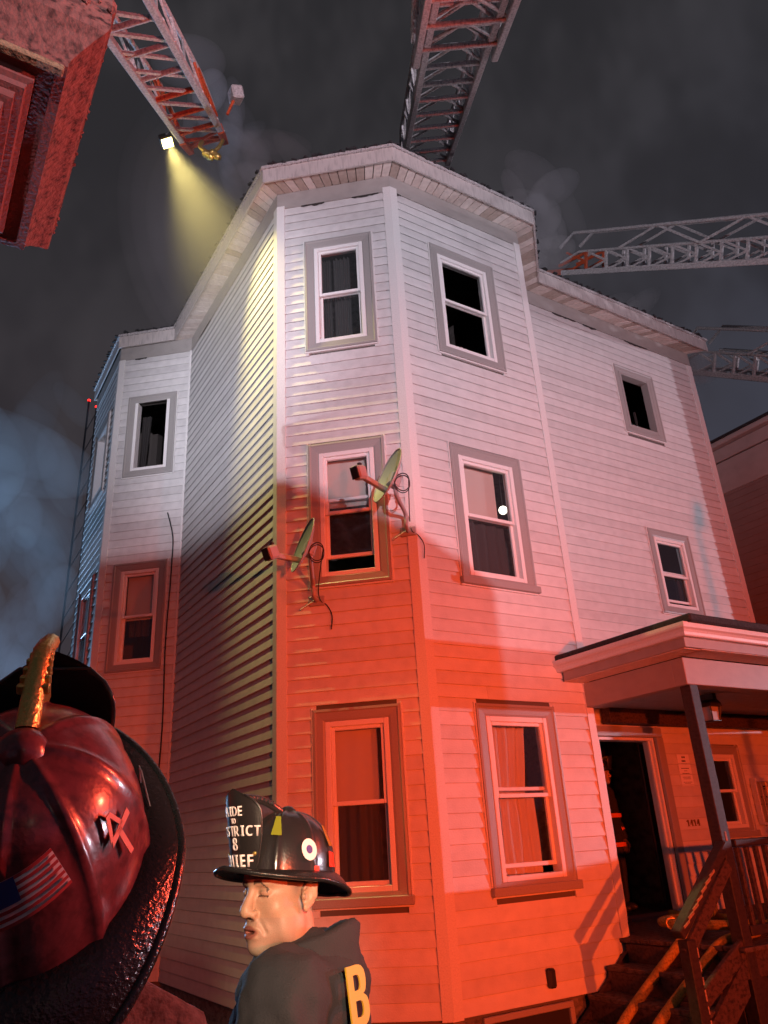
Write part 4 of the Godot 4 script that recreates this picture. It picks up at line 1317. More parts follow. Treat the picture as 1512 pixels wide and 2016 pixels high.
	for k in 6:
		var dr := base("door", mb, at(0.005 + k * 0.113, 0.03, 0.03))
		st = nb(); box(st, at(0.055, 0.25, 0.0), Vector3(0.108, 0.494, 0.05), 0.005)
		ob("panel", dr, st, M.brass_box)
		st = nb(); tube(st, pv([Vector3(0.06, 0.31, 0.02), Vector3(0.06, 0.31, 0.032)]), 0.009, 8)
		tube(st, pv([Vector3(0.03, 0.22, 0.02), Vector3(0.03, 0.22, 0.03)]), 0.008, 8)
		ob("lock", dr, st, M.ink)
		if k == 1 or k == 2:
			st = nb(); box(st, at(0.055, 0.44, 0.026), Vector3(0.05, 0.02, 0.003)); box(st, at(0.05, 0.41, 0.026), Vector3(0.036, 0.014, 0.003))
			ob("name_label", dr, st, M.ink)
	var ny := base("notice", self, x4 * at(1.52, 2.41, 0.021))
	tag(ny, "white printed notice taped to the siding beside the doorway", "notice")
	st = nb(); box(st, Transform3D(), Vector3(0.23, 0.38, 0.003)); ob("sheet", ny, st, M.white_print)
	var rows := [[0.155, 0.05, 0.035], [0.11, 0.07, 0.035], [0.075, 0.10, 0.008], [0.02, 0.14, 0.016], [-0.01, 0.05, 0.012], [-0.04, 0.13, 0.014], [-0.085, 0.15, 0.012], [-0.105, 0.13, 0.010], [-0.145, 0.15, 0.010], [-0.16, 0.12, 0.008]]
	for r: Array in rows:
		st = nb()
		var x: float = -r[1] * 0.5
		while x < r[1] * 0.5:
			var w := rng.randf_range(0.008, 0.022)
			box(st, at(x + w * 0.5, r[0], 0.0022), Vector3(w, r[2] * 0.6, 0.001))
			x += w + 0.006
		tag(ob("print_line", ny, st, M.ink), "", "", "", "stuff")
	var hn := base("house_number", self, x4 * at(1.47, 1.79, 0.02))
	tag(hn, "dark metal house number on the siding between door and porch window", "house number")
	for k in 4:
		var tm := TextMesh.new()
		tm.text = "1414"[k]
		tm.font = font("Droid Serif", 700)
		tm.pixel_size = 0.0062; tm.font_size = 16; tm.depth = 0.012
		mi("digit", hn, tm, M.number_brass, at(-0.09 + k * 0.062, 0, 0))

func font(called: String, weight := 400) -> SystemFont:
	var f := SystemFont.new()
	f.font_names = PackedStringArray([called])
	f.font_weight = weight
	return f

func hoses() -> void:
	var runs := [
		["yellow fire hose running down the steps nearest the bay wall", [fp(3.6, -0.75, 0.87), fp(3.2, -0.1, 0.875), fp(2.6, 0.40, 0.87), fp(2.30, 0.60, 0.88), fp(2.06, 0.66, 0.85), fp(1.85, 0.64, 0.72), fp(1.55, 0.60, 0.52), fp(1.25, 0.58, 0.32), fp(0.95, 0.62, 0.13), fp(0.75, 0.9, 0.06), fp(0.3, 2.2, 0.04)]],
		["yellow fire hose running down the steps beside the newel post", [fp(3.75, -0.6, 0.87), fp(3.3, 0.3, 0.875), fp(2.7, 0.95, 0.87), fp(2.30, 1.08, 0.88), fp(2.05, 1.05, 0.84), fp(1.85, 1.00, 0.71), fp(1.55, 0.94, 0.51), fp(1.25, 0.90, 0.31), fp(0.98, 0.95, 0.13), fp(0.8, 1.4, 0.06), fp(0.6, 3.0, 0.04)]],
		["slack fire hose lying across the porch boards by the door", [fp(3.9, -0.4, 0.93), fp(3.1, 0.15, 0.945), fp(2.45, 0.15, 0.94), fp(2.2, 0.45, 0.95), fp(2.3, 0.95, 0.95), fp(2.9, 1.1, 0.91), fp(3.6, 0.95, 0.88)]],
	]
	for r: Array in runs:
		var st := nb()
		tube(st, spline(r[1], 8), 0.040, 12)
		var o := base("fire_hose", self, Transform3D())
		tag(o, r[0], "hose", "charged fire hoses at the porch")
		ob("hose_jacket", o, st, M.hose_yellow)
		st = nb()
		var p: Vector3 = r[1][3]; var q: Vector3 = r[1][2]
		var dd := (q - p).normalized()
		tube(st, pv([p, p + dd * 0.05, p + dd * 0.1, p + dd * 0.15]), 0.055, 12)
		ob("coupling", o, st, M.brass)

# ---------------------------------------------------------------- satellite dishes
func dish(label: String, centre: Vector3, normal: Vector3, mount: Vector3, wall_n: Vector3, lnb: Vector3, size: float) -> void:
	var o := base("satellite_dish", self, Transform3D(Basis(), mount))
	tag(o, label, "satellite dish", "satellite dishes on the angled bay wall")
	var z := normal.normalized()
	var x := Vector3.UP.cross(z).normalized()
	var xf := Transform3D(Basis(x, z.cross(x), z), centre - mount)
	var st := nb()
	var g := []
	var back := []
	for i in 9:
		var rr := float(i) / 8.0
		var row := PackedVector3Array(); var row2 := PackedVector3Array()
		for j in 40:
			var a := TAU * j / 40.0
			var p := Vector3(cos(a) * rr * size * 0.46, sin(a) * rr * size * 0.53, rr * rr * size * 0.11 - size * 0.10)
			row.append(xf * p); row2.append(xf * (p - Vector3(0, 0, 0.006)))
		g.append(row); back.append(row2)
	sheet(st, g, 3, true)
	back.reverse()
	sheet(st, back, 4, true)
	ob("reflector", o, st, M.dish_grey)
	st = nb()
	var rim: PackedVector3Array = g[8]
	tube(st, rim, 0.006, 6, -1.0, true)
	ob("rim", o, st, M.dish_arm)
	# worn emblem strokes on the reflector face
	st = nb()
	for k in 5:
		var a0 := -0.8 + k * 0.42
		var p0 := Vector3(cos(a0) * 0.05 * size, 0.02 + sin(a0) * 0.16 * size, -size * 0.085)
		bar(st, xf * p0, xf * (p0 + Vector3(0.04 * size, 0.05 * size * sin(k * 2.0), 0.006)), 0.012, 0.002, z)
	ob("emblem", o, st, M.alu_dark)
	# arm, feed horn, mast, foot
	st = nb()
	var root := xf * Vector3(0, -size * 0.30, -0.03)
	bar(st, root, lnb - mount, 0.045, 0.05, Vector3.UP, 0.006)
	ob("feed_arm", o, st, M.dish_arm)
	st = nb()
	var hd := (lnb - centre).normalized()
	bar(st, lnb - mount - hd * 0.06 + Vector3(0, 0.02, 0), lnb - mount + hd * 0.07 + Vector3(0, 0.02, 0), 0.10, 0.13, Vector3.UP, 0.02)
	ob("feed_horn", o, st, M.dish_arm)
	st = nb()
	bar(st, lnb - mount + hd * 0.068 + Vector3(0, 0.02, 0), lnb - mount + hd * 0.08 + Vector3(0, 0.02, 0), 0.085, 0.115, Vector3.UP, 0.01)
	tube(st, pv([lnb - mount + Vector3(0, 0.08, 0), lnb - mount + Vector3(0, 0.115, 0)]), 0.022, 10)
	ob("feed_cap", o, st, M.black_plastic)
	st = nb()
	var neck := xf * Vector3(0, -0.02, -size * 0.16)
	tube(st, spline([wall_n * 0.02, wall_n * 0.14 + Vector3(0, 0.02, 0), wall_n * 0.17 + Vector3(0, 0.14, 0), Vector3(neck.x, neck.y - 0.14, neck.z), neck], 6), 0.021, 10)
	ob("mast", o, st, M.dish_arm)
	st = nb()
	bar(st, neck - z * 0.04, neck + z * 0.07, 0.10, 0.14, Vector3.UP, 0.012)
	ob("bracket", o, st, M.dish_arm)
	st = nb()
	box(st, Transform3D(wall_xf(A, B).basis, wall_n * 0.025), Vector3(0.16, 0.10, 0.03), 0.008)
	tube(st, pv([wall_n * 0.03 + Vector3(0, 0.02, 0), wall_n * 0.03 + Vector3(-0.16, -0.09, 0.02)]), 0.008, 6)
	ob("foot", o, st, M.dish_arm)
	st = nb()
	var loop := []
	for k in 22:
		var a := k * 0.62
		loop.append(neck + Vector3(0.07 * cos(a) + 0.06, -0.03 + 0.085 * sin(a) - k * 0.002, 0.06 + 0.01 * sin(k * 1.3)))
	loop.append_array([wall_n * 0.07 + Vector3(0.03, 0.14, 0), wall_n * 0.05 + Vector3(0.04, 0.0, 0), wall_n * 0.04 + Vector3(0.10, -0.05, 0), wall_n * 0.04 + Vector3(0.15, -0.16, 0.01), wall_n * 0.04 + Vector3(0.14, -0.30, 0.01)])
	tube(st, spline(loop, 4), 0.0055, 6)
	ob("coax_cable", o, st, M.cable)

# ---------------------------------------------------------------- aerial ladders
func ladder(label: String, p0: Vector3, p1: Vector3, side: Vector3, w: float, h: float, pitch: float, o := {}) -> Node3D:
	# lattice boom from p0 (far along the boom, near its truck) to p1 (tip); side points across
	var L_ := base("aerial_ladder", self, Transform3D(Basis(), p0))
	tag(L_, label, "ladder", "fire ladders raised over the house")
	var d := (p1 - p0).normalized()
	var x := (side - d * side.dot(d)).normalized()
	var up := x.cross(d).normalized()
	if up.y < 0: up = -up
	var len_ := p0.distance_to(p1)
	ladder_section(L_, Vector3.ZERO, d, x, up, len_, w, h, pitch, o)
	if o.has("outer"):
		var e: Array = o.outer       # [share of the length covered, width, height]
		ladder_section(L_, -up * 0.05, d, x, up, len_ * e[0], e[1], e[2], pitch * 1.1, o)
	if o.has("tip_red"):
		var t := d * len_
		var st := nb()
		for s: float in [-1.0, 1.0]:
			bar(st, t + x * s * w * 0.5 - d * 0.02, t + x * s * w * 0.5 + d * 0.42 - x * s * 0.02, 0.09, 0.13, up, 0.01)
			bar(st, t + x * s * w * 0.5 + up * h - d * 0.6, t + x * s * w * 0.5 + d * 0.05 + up * h * 0.35, 0.05, 0.05, up, 0.005)
		bar(st, t + x * w * 0.5 + d * 0.3, t - x * w * 0.5 + d * 0.3, 0.05, 0.05, up, 0.005)
		bar(st, t + x * w * 0.5 + d * 0.02, t - x * w * 0.5 + d * 0.3, 0.04, 0.04, up, 0.005)
		bar(st, t - x * w * 0.5 + d * 0.02, t + x * w * 0.5 + d * 0.3, 0.04, 0.04, up, 0.005)
		ob("tip_frame", L_, st, M.tip_red)
	return L_

func ladder_section(L_: Node3D, off: Vector3, d: Vector3, x: Vector3, up: Vector3, len_: float, w: float, h: float, pitch: float, o: Dictionary) -> void:
	var am: Material = M.alu
	var red_from: float = len_ - o.get("red_len", -1.0)
	for s: float in [-1.0, 1.0]:
		var c := off + x * s * w * 0.5
		var st := nb()
		bar(st, c, c + d * len_, 0.075, 0.10, up, 0.008)
		ob("rail", L_, st, am)
		st = nb()
		tube(st, pv([c + up * h, c + up * h + d * len_ * 0.5, c + up * h + d * (len_ - 0.4), c + up * h * 0.5 + d * len_]), 0.028, 8)
		ob("top_chord", L_, st, am)
	if o.has("tier"):
		var hh: float = h + float(o.tier)
		for s: float in [-1.0, 1.0]:
			var c := off + x * s * w * 0.55
			var st := nb()
			tube(st, pv([c + up * hh, c + up * hh + d * len_ * 0.5, c + up * hh + d * (len_ - 0.3), c + up * (h + 0.1) + d * len_]), 0.032, 8)
			ob("hand_rail", L_, st, am)
			var m := int(len_ / 1.5)
			for k in m:
				st = nb()
				bar(st, c + up * h + d * k * 1.5, c + up * hh + d * (k + 0.5) * 1.5, 0.04, 0.04, up, 0.004)
				bar(st, c + up * hh + d * (k + 0.5) * 1.5, c + up * h + d * (k + 1.0) * 1.5, 0.04, 0.04, up, 0.004)
				ob("lattice", L_, st, am)
	var n := int(len_ / pitch)
	for k in n + 1:
		var q := d * minf(k * pitch, len_)
		var a := off + q + x * w * 0.5
		var b := off + q - x * w * 0.5
		var mm: Material = M.tip_red if k * pitch > red_from else am
		var st := nb()
		bar(st, a - x * 0.03, b + x * 0.03, 0.045, 0.06, up, 0.01)
		ob("rung", L_, st, mm)
		if k < n:
			var e := d * pitch
			if o.get("vee", true):
				st = nb()
				tube(st, spline([a - x * 0.03 + e * 0.92 + up * 0.02, a - x * w * 0.3 + e * 0.42 + up * 0.02, off + q + e * 0.13 + x * 0.03 + up * 0.02, off + q + e * 0.13 - x * 0.03 + up * 0.02, b + x * w * 0.3 + e * 0.42 + up * 0.02, b + x * 0.03 + e * 0.92 + up * 0.02], 3), 0.02, 8)
				ob("knee_brace", L_, st, mm)
			if o.get("x", false):
				for s: float in [-1.0, 1.0]:
					var c := off + q + x * s * w * 0.5
					st = nb()
					bar(st, c, c + up * h, 0.05, 0.05, d, 0.005)
					bar(st, c + up * h * 0.5, c + up * h + e, 0.04, 0.035, up, 0.004)
					bar(st, c + up * h * 0.5, c + e, 0.04, 0.035, up, 0.004)
					ob("lattice", L_, st, mm)
			elif k % 2 == 0:
				for s: float in [-1.0, 1.0]:
					var c := off + q + x * s * w * 0.5
					var e2 := d * minf(pitch * 2.0, len_ - k * pitch)
					st = nb()
					bar(st, c, c + up * h, 0.035, 0.035, d, 0.004)
					bar(st, c, c + up * h + e2 * 0.5, 0.028, 0.028, up, 0.004)
					bar(st, c + up * h + e2 * 0.5, c + e2, 0.028, 0.028, up, 0.004)
					ob("lattice", L_, st, mm)

# ---------------------------------------------------------------- bodies: smooth union of ellipsoids and tapered capsules, meshed as surface nets
class Prim:
	var kind: int          # 0 ellipsoid, 1 capsule
	var cut := false
	var k := 0.01
	var a: Vector3
	var b: Vector3
	var ra := 0.0
	var rb := 0.0
	var r: Vector3
	var inv: Basis
	var reach := 0.0
	var mid: Vector3

func ell(list: Array, c: Vector3, r: Vector3, k := 0.015, rot := Vector3.ZERO, cut := false) -> void:
	var p := Prim.new()
	p.kind = 0; p.a = c; p.r = r; p.k = k; p.cut = cut
	p.inv = Basis.from_euler(rot).transposed()
	p.reach = maxf(r.x, maxf(r.y, r.z)); p.mid = c
	list.append(p)

func cap(list: Array, a: Vector3, b: Vector3, ra: float, rb: float, k := 0.015, cut := false) -> void:
	var p := Prim.new()
	p.kind = 1; p.a = a; p.b = b; p.ra = ra; p.rb = rb; p.k = k; p.cut = cut
	p.mid = (a + b) * 0.5; p.reach = a.distance_to(b) * 0.5 + maxf(ra, rb)
	list.append(p)

func field(p: Vector3, list: Array) -> float:
	var d := 1.0
	for q: Prim in list:
		var far := p.distance_to(q.mid) - q.reach
		if q.cut:
			if far > q.k - d and far > q.k: continue
		elif far > d + q.k: continue
		var e: float
		if q.kind == 0:
			var l := q.inv * (p - q.a)
			var k0 := (l / q.r).length()
			if k0 < 1e-4: e = -minf(q.r.x, minf(q.r.y, q.r.z))
			else: e = k0 * (k0 - 1.0) / (l / (q.r * q.r)).length()
		else:
			var ba := q.b - q.a
			var t := clampf((p - q.a).dot(ba) / ba.length_squared(), 0.0, 1.0)
			e = p.distance_to(q.a + ba * t) - lerpf(q.ra, q.rb, t)
		if q.cut:
			var hh := maxf(q.k - absf(d + e), 0.0) / q.k
			d = maxf(d, -e) + hh * hh * q.k * 0.25
		else:
			var hh := maxf(q.k - absf(d - e), 0.0) / q.k
			d = minf(d, e) - hh * hh * q.k * 0.25
	return d

# appends to the arrays v (positions), c (colours), id (indices)
func nets(list: Array, lo: Vector3, hi: Vector3, cell: float, out: Dictionary, paint: Callable, wob := 0.0) -> void:
	var nx := int(ceil((hi.x - lo.x) / cell / 4.0)) * 4 + 1
	var ny := int(ceil((hi.y - lo.y) / cell / 4.0)) * 4 + 1
	var nz := int(ceil((hi.z - lo.z) / cell / 4.0)) * 4 + 1
	var fn := FastNoiseLite.new(); fn.seed = 4; fn.frequency = 9.0; fn.fractal_octaves = 3
	var f := PackedFloat32Array(); f.resize(nx * ny * nz); f.fill(1.0)
	var far := cell * 4.0 * 1.3 + 0.006 + wob
	var live := []
	for bz in range(0, nz - 1, 4):
		for by in range(0, ny - 1, 4):
			for bx in range(0, nx - 1, 4):
				var c := lo + Vector3(bx + 2, by + 2, bz + 2) * cell
				var dc := field(c, list)
				if absf(dc) > far:
					if dc < 0:
						for z in 5: for y in 5: for x in 5: f[(bx + x) + nx * ((by + y) + ny * (bz + z))] = minf(f[(bx + x) + nx * ((by + y) + ny * (bz + z))], -cell)
					continue
				live.append(Vector3i(bx, by, bz))
	var known := PackedByteArray(); known.resize(f.size())
	for b: Vector3i in live:
		for z in 5:
			for y in 5:
				for x in 5:
					var i := (b.x + x) + nx * ((b.y + y) + ny * (b.z + z))
					if known[i]: continue
					known[i] = 1
					var p := lo + Vector3(b.x + x, b.y + y, b.z + z) * cell
					f[i] = field(p, list) + (fn.get_noise_3dv(p) * wob if wob > 0.0 else 0.0)
	var vid := {}
	var v: PackedVector3Array = out.v
	var col: PackedColorArray = out.c
	var idx: PackedInt32Array = out.i
	var ox := [0, 1, 0, 1, 0, 1, 0, 1]; var oy := [0, 0, 1, 1, 0, 0, 1, 1]; var oz := [0, 0, 0, 0, 1, 1, 1, 1]
	var ed := [[0, 1], [2, 3], [4, 5], [6, 7], [0, 2], [1, 3], [4, 6], [5, 7], [0, 4], [1, 5], [2, 6], [3, 7]]
	for b: Vector3i in live:
		for z in 4:
			for y in 4:
				for x in 4:
					var gx := b.x + x; var gy := b.y + y; var gz := b.z + z
					var s := PackedFloat32Array(); var neg := 0
					for j in 8:
						var val := f[(gx + ox[j]) + nx * ((gy + oy[j]) + ny * (gz + oz[j]))]
						s.append(val)
						if val < 0: neg += 1
					if neg == 0 or neg == 8: continue
					var sum := Vector3.ZERO; var cnt := 0
					for e: Array in ed:
						var a: float = s[e[0]]; var bb: float = s[e[1]]
						if (a < 0) == (bb < 0): continue
						var t := a / (a - bb)
						sum += Vector3(lerpf(ox[e[0]], ox[e[1]], t), lerpf(oy[e[0]], oy[e[1]], t), lerpf(oz[e[0]], oz[e[1]], t))
						cnt += 1
					var p := lo + (Vector3(gx, gy, gz) + sum / cnt) * cell
					vid[gx + nx * (gy + ny * gz)] = v.size()
					v.append(p); col.append(paint.call(p))
	for key: int in vid:
		var gx := key % nx; var gy := (key / nx) % ny; var gz := key / (nx * ny)
		for ax in 3:
			var g0 := f[key]
			var st_ := [1, nx, nx * ny][ax] as int
			var g1 := f[key + st_]
			if (g0 < 0) == (g1 < 0): continue
			var u := [nx, nx * ny, 1][ax] as int
			var w := [nx * ny, 1, nx][ax] as int
			if not (vid.has(key - u) and vid.has(key - w) and vid.has(key - u - w)): continue
			var q := [vid[key], vid[key - u], vid[key - u - w], vid[key - w]]
			if g0 < 0: idx.append_array(PackedInt32Array([q[0], q[2], q[1], q[0], q[3], q[2]]))
			else: idx.append_array(PackedInt32Array([q[0], q[1], q[2], q[0], q[2], q[3]]))
	out.v = v; out.c = col; out.i = idx

func fresh() -> Dictionary:
	return {"v": PackedVector3Array(), "c": PackedColorArray(), "i": PackedInt32Array()}

func skin_mesh(out: Dictionary) -> ArrayMesh:
	var n := PackedVector3Array(); n.resize(out.v.size())
	var v: PackedVector3Array = out.v
	var id: PackedInt32Array = out.i
	for k in range(0, id.size(), 3):
		var nn := (v[id[k + 2]] - v[id[k]]).cross(v[id[k + 1]] - v[id[k]])
		for j in 3: n[id[k + j]] += nn
	for k in n.size(): n[k] = n[k].normalized()
	var arr := []; arr.resize(Mesh.ARRAY_MAX)
	arr[Mesh.ARRAY_VERTEX] = v; arr[Mesh.ARRAY_NORMAL] = n; arr[Mesh.ARRAY_COLOR] = out.c; arr[Mesh.ARRAY_INDEX] = id
	var m := ArrayMesh.new()
	m.add_surface_from_arrays(Mesh.PRIMITIVE_TRIANGLES, arr)
	return m

# head: +z face, +y up, +x the person's left; origin between the ears at eye height
func head_prims() -> Array:
	var h := []
	ell(h, Vector3(0, 0.045, -0.012), Vector3(0.077, 0.085, 0.098), 0.01)
	ell(h, Vector3(0, -0.03, 0.03), Vector3(0.063, 0.088, 0.060), 0.03)
	ell(h, Vector3(0, -0.085, 0.030), Vector3(0.054, 0.040, 0.058), 0.03)
	ell(h, Vector3(0, -0.113, 0.072), Vector3(0.024, 0.019, 0.021), 0.022)
	ell(h, Vector3(0, 0.045, 0.055), Vector3(0.056, 0.045, 0.036), 0.025)
	for s: float in [-1.0, 1.0]:
		ell(h, Vector3(s * 0.043, -0.032, 0.056), Vector3(0.023, 0.024, 0.022), 0.02)
		ell(h, Vector3(s * 0.058, -0.072, 0.020), Vector3(0.018, 0.036, 0.034), 0.024)
		ell(h, Vector3(s * 0.027, 0.021, 0.080), Vector3(0.028, 0.010, 0.013), 0.014, Vector3(0, s * 0.35, s * 0.12))
		ell(h, Vector3(s * 0.030, 0.000, 0.095), Vector3(0.019, 0.0115, 0.014), 0.012, Vector3.ZERO, true)
		ell(h, Vector3(s * 0.031, -0.001, 0.0725), Vector3(0.0165, 0.0135, 0.0145), 0.003)
		ell(h, Vector3(s * 0.031, 0.0015, 0.0745), Vector3(0.0175, 0.009, 0.0145), 0.002)
		cap(h, Vector3(s * 0.018, -0.0145, 0.084), Vector3(s * 0.043, -0.017, 0.074), 0.004, 0.004, 0.006)
	cap(h, Vector3(0, 0.014, 0.086), Vector3(0, -0.030, 0.108), 0.0085, 0.0125, 0.012)
	ell(h, Vector3(0, -0.040, 0.109), Vector3(0.0145, 0.0125, 0.0135), 0.008)
	for s: float in [-1.0, 1.0]:
		ell(h, Vector3(s * 0.0145, -0.045, 0.096), Vector3(0.0095, 0.0095, 0.0125), 0.006)
		ell(h, Vector3(s * 0.0075, -0.054, 0.104), Vector3(0.0048, 0.0045, 0.0068), 0.003, Vector3.ZERO, true)
	ell(h, Vector3(0, -0.076, 0.074), Vector3(0.032, 0.026, 0.022), 0.016)
	ell(h, Vector3(0, -0.073, 0.0935), Vector3(0.025, 0.0058, 0.0085), 0.006)
	ell(h, Vector3(0, -0.091, 0.0915), Vector3(0.021, 0.0068, 0.009), 0.006)
	ell(h, Vector3(0, -0.0815, 0.102), Vector3(0.017, 0.0036, 0.017), 0.003, Vector3.ZERO, true)
	for s: float in [-1.0, 1.0]:
		cap(h, Vector3(s * 0.024, -0.050, 0.094), Vector3(s * 0.037, -0.082, 0.080), 0.003, 0.003, 0.008, true)
		# ear: dish, rolled helix, hollow, tragus, lobe
		var er := Vector3(-0.12, s * -0.35, 0)
		ell(h, Vector3(s * 0.080, -0.008, -0.016), Vector3(0.006, 0.031, 0.019), 0.006, er)
		cap(h, Vector3(s * 0.080, 0.004, 0.000), Vector3(s * 0.086, 0.020, -0.012), 0.0045, 0.0045, 0.004)
		cap(h, Vector3(s * 0.086, 0.020, -0.012), Vector3(s * 0.090, 0.014, -0.030), 0.0045, 0.0045, 0.004)
		cap(h, Vector3(s * 0.090, 0.014, -0.030), Vector3(s * 0.087, -0.014, -0.031), 0.0045, 0.004, 0.004)
		ell(h, Vector3(s * 0.089, -0.008, -0.010), Vector3(0.008, 0.015, 0.010), 0.004, er, true)
		ell(h, Vector3(s * 0.088, 0.010, -0.016), Vector3(0.005, 0.006, 0.008), 0.003, er, true)
		ell(h, Vector3(s * 0.080, -0.012, 0.001), Vector3(0.006, 0.007, 0.005), 0.004)
		ell(h, Vector3(s * 0.080, -0.036, -0.008), Vector3(0.0055, 0.010, 0.009), 0.004)
	cap(h, Vector3(0, -0.06, -0.025), Vector3(0, -0.24, -0.055), 0.056, 0.066, 0.03)
	return h

func head_paint(p: Vector3) -> Color:
	var c := Color(0.47, 0.29, 0.195)
	var ax := absf(p.x)
	var lip := maxf(1.0 - Vector2(p.x / 0.026, (p.y + 0.0815) / 0.0165).length(), 0.0)
	if p.z > 0.07: c = c.lerp(Color(0.27, 0.10, 0.075), clampf(lip * 5.0, 0.0, 1.0))
	# shaved beard shadow: short grey hair
	if p.y < -0.052 and p.y > -0.13 and p.z > 0.02 and lip <= 0.0:
		c = c.lerp(Color(0.33, 0.235, 0.185), 0.5)
	if ax > 0.012 and ax < 0.046 and p.z > 0.06:
		var bw := p.y - (0.0235 + 0.06 * (ax - 0.014) - 1.9 * maxf(ax - 0.034, 0.0))
		if absf(bw) < 0.0042: c = Color(0.085, 0.055, 0.04)
	if ax > 0.0165 and ax < 0.0445 and p.z > 0.06:
		if absf(p.y + 0.0058 + 0.10 * absf(ax - 0.030)) < 0.0018: c = Color(0.05, 0.028, 0.022)
	if p.z > 0.095 and p.y < -0.0505 and p.y > -0.06 and ax < 0.014 and ax > 0.002: c = c.lerp(Color(0.09, 0.03, 0.022), 0.6)
	if ax > 0.060: c = c.lerp(Color(0.15, 0.13, 0.115), 0.75 * clampf((p.y + 0.02) / 0.03, 0.0, 1.0) * clampf(1.0 - absf(p.z - 0.012) / 0.022, 0.0, 1.0))
	if p.y > 0.012 + 0.3 * absf(p.z) * 0.2 and p.z < 0.040 and ax > 0.060 or p.y > 0.05 and p.z < 0.06 or (p.z < -0.045 and p.y > -0.03):
		c = Color(0.11, 0.095, 0.085)
	return c

func hand_prims(o: Vector3) -> Array:       # gloved right-hand-agnostic hand hanging down, fingers slightly curled towards +z
	var h := []
	ell(h, o + Vector3(0, -0.05, 0.0), Vector3(0.021, 0.052, 0.044), 0.01)
	cap(h, o + Vector3(0, 0.04, 0), o + Vector3(0, -0.02, 0), 0.031, 0.030, 0.015)
	var ln := [0.078, 0.086, 0.080, 0.062]
	for k in 4:
		var z := 0.033 - k * 0.021
		var a := o + Vector3(0, -0.088 + absf(k - 1.3) * 0.004, z)
		var l: float = ln[k]
		var b := a + Vector3(-0.006, -l * 0.45, 0.004)
		var c := b + Vector3(-0.014, -l * 0.32, 0.006)
		var e := c + Vector3(-0.018, -l * 0.20, 0.004)
		cap(h, a, b, 0.0105, 0.010, 0.004); cap(h, b, c, 0.010, 0.009, 0.004); cap(h, c, e, 0.009, 0.008, 0.004)
	var t0 := o + Vector3(-0.008, -0.030, 0.036)
	cap(h, t0, t0 + Vector3(-0.014, -0.034, 0.026), 0.014, 0.012, 0.008)
	cap(h, t0 + Vector3(-0.014, -0.034, 0.026), t0 + Vector3(-0.022, -0.066, 0.028), 0.012, 0.009, 0.004)
	return h

var person_meshes := {}

func body_meshes() -> void:
	var out := fresh()
	nets(head_prims(), Vector3(-0.12, -0.26, -0.14), Vector3(0.12, 0.15, 0.14), 0.0026, out, head_paint)
	person_meshes.head = skin_mesh(out)
	# coat: torso, skirts, sleeves; feet at the origin, +z front
	var c := []
	ell(c, Vector3(0, 1.20, 0.0), Vector3(0.190, 0.26, 0.145), 0.05)
	ell(c, Vector3(0, 1.36, -0.03), Vector3(0.195, 0.12, 0.125), 0.06)
	ell(c, Vector3(0, 1.00, 0.0), Vector3(0.205, 0.20, 0.155), 0.06)
	ell(c, Vector3(0, 0.84, 0.0), Vector3(0.215, 0.14, 0.160), 0.05)
	for s: float in [-1.0, 1.0]:
		ell(c, Vector3(s * 0.175, 1.375, -0.02), Vector3(0.085, 0.085, 0.085), 0.06)
		cap(c, Vector3(s * 0.19, 1.36, -0.02), Vector3(s * 0.265, 1.10, -0.03), 0.076, 0.072, 0.03)
		cap(c, Vector3(s * 0.275, 1.10, -0.03), Vector3(s * 0.275, 0.86, 0.07), 0.072, 0.060, 0.02)
		for k in 4:      # folds at the elbow and under the arm
			cap(c, Vector3(s * 0.20, 1.20 - k * 0.05, 0.05), Vector3(s * 0.345, 1.17 - k * 0.05, -0.02), 0.010, 0.010, 0.02, true)
	cap(c, Vector3(0, 0.66, 0.17), Vector3(0, 1.30, 0.16), 0.006, 0.006, 0.008, true)
	out = fresh()
	nets(c, Vector3(-0.42, 0.64, -0.24), Vector3(0.42, 1.52, 0.24), 0.013, out, func(_p): return Color.WHITE, 0.022)
	person_meshes.coat = skin_mesh(out)
	var t := []
	for s: float in [-1.0, 1.0]:
		cap(t, Vector3(s * 0.095, 0.90, 0.0), Vector3(s * 0.11, 0.50, 0.02), 0.105, 0.085, 0.03)
		cap(t, Vector3(s * 0.11, 0.50, 0.02), Vector3(s * 0.115, 0.16, 0.0), 0.085, 0.080, 0.02)
	out = fresh()
	nets(t, Vector3(-0.26, 0.06, -0.16), Vector3(0.26, 1.02, 0.16), 0.016, out, func(_p): return Color.WHITE, 0.008)
	person_meshes.trousers = skin_mesh(out)
	t = []
	cap(t, Vector3(0, 0.30, -0.02), Vector3(0, 0.07, -0.02), 0.062, 0.055, 0.02)
	ell(t, Vector3(0, 0.055, 0.05), Vector3(0.052, 0.055, 0.125), 0.03)
	ell(t, Vector3(0, -0.06, 0.04), Vector3(0.3, 0.06, 0.3), 0.005, Vector3.ZERO, true)
	out = fresh()
	nets(t, Vector3(-0.08, -0.01, -0.10), Vector3(0.08, 0.36, 0.20), 0.012, out, func(_p): return Color.WHITE)
	person_meshes.boot = skin_mesh(out)
	out = fresh()
	nets(hand_prims(Vector3.ZERO), Vector3(-0.09, -0.20, -0.07), Vector3(0.06, 0.07, 0.09), 0.0045, out, func(_p): return Color.WHITE)
	person_meshes.hand = skin_mesh(out)

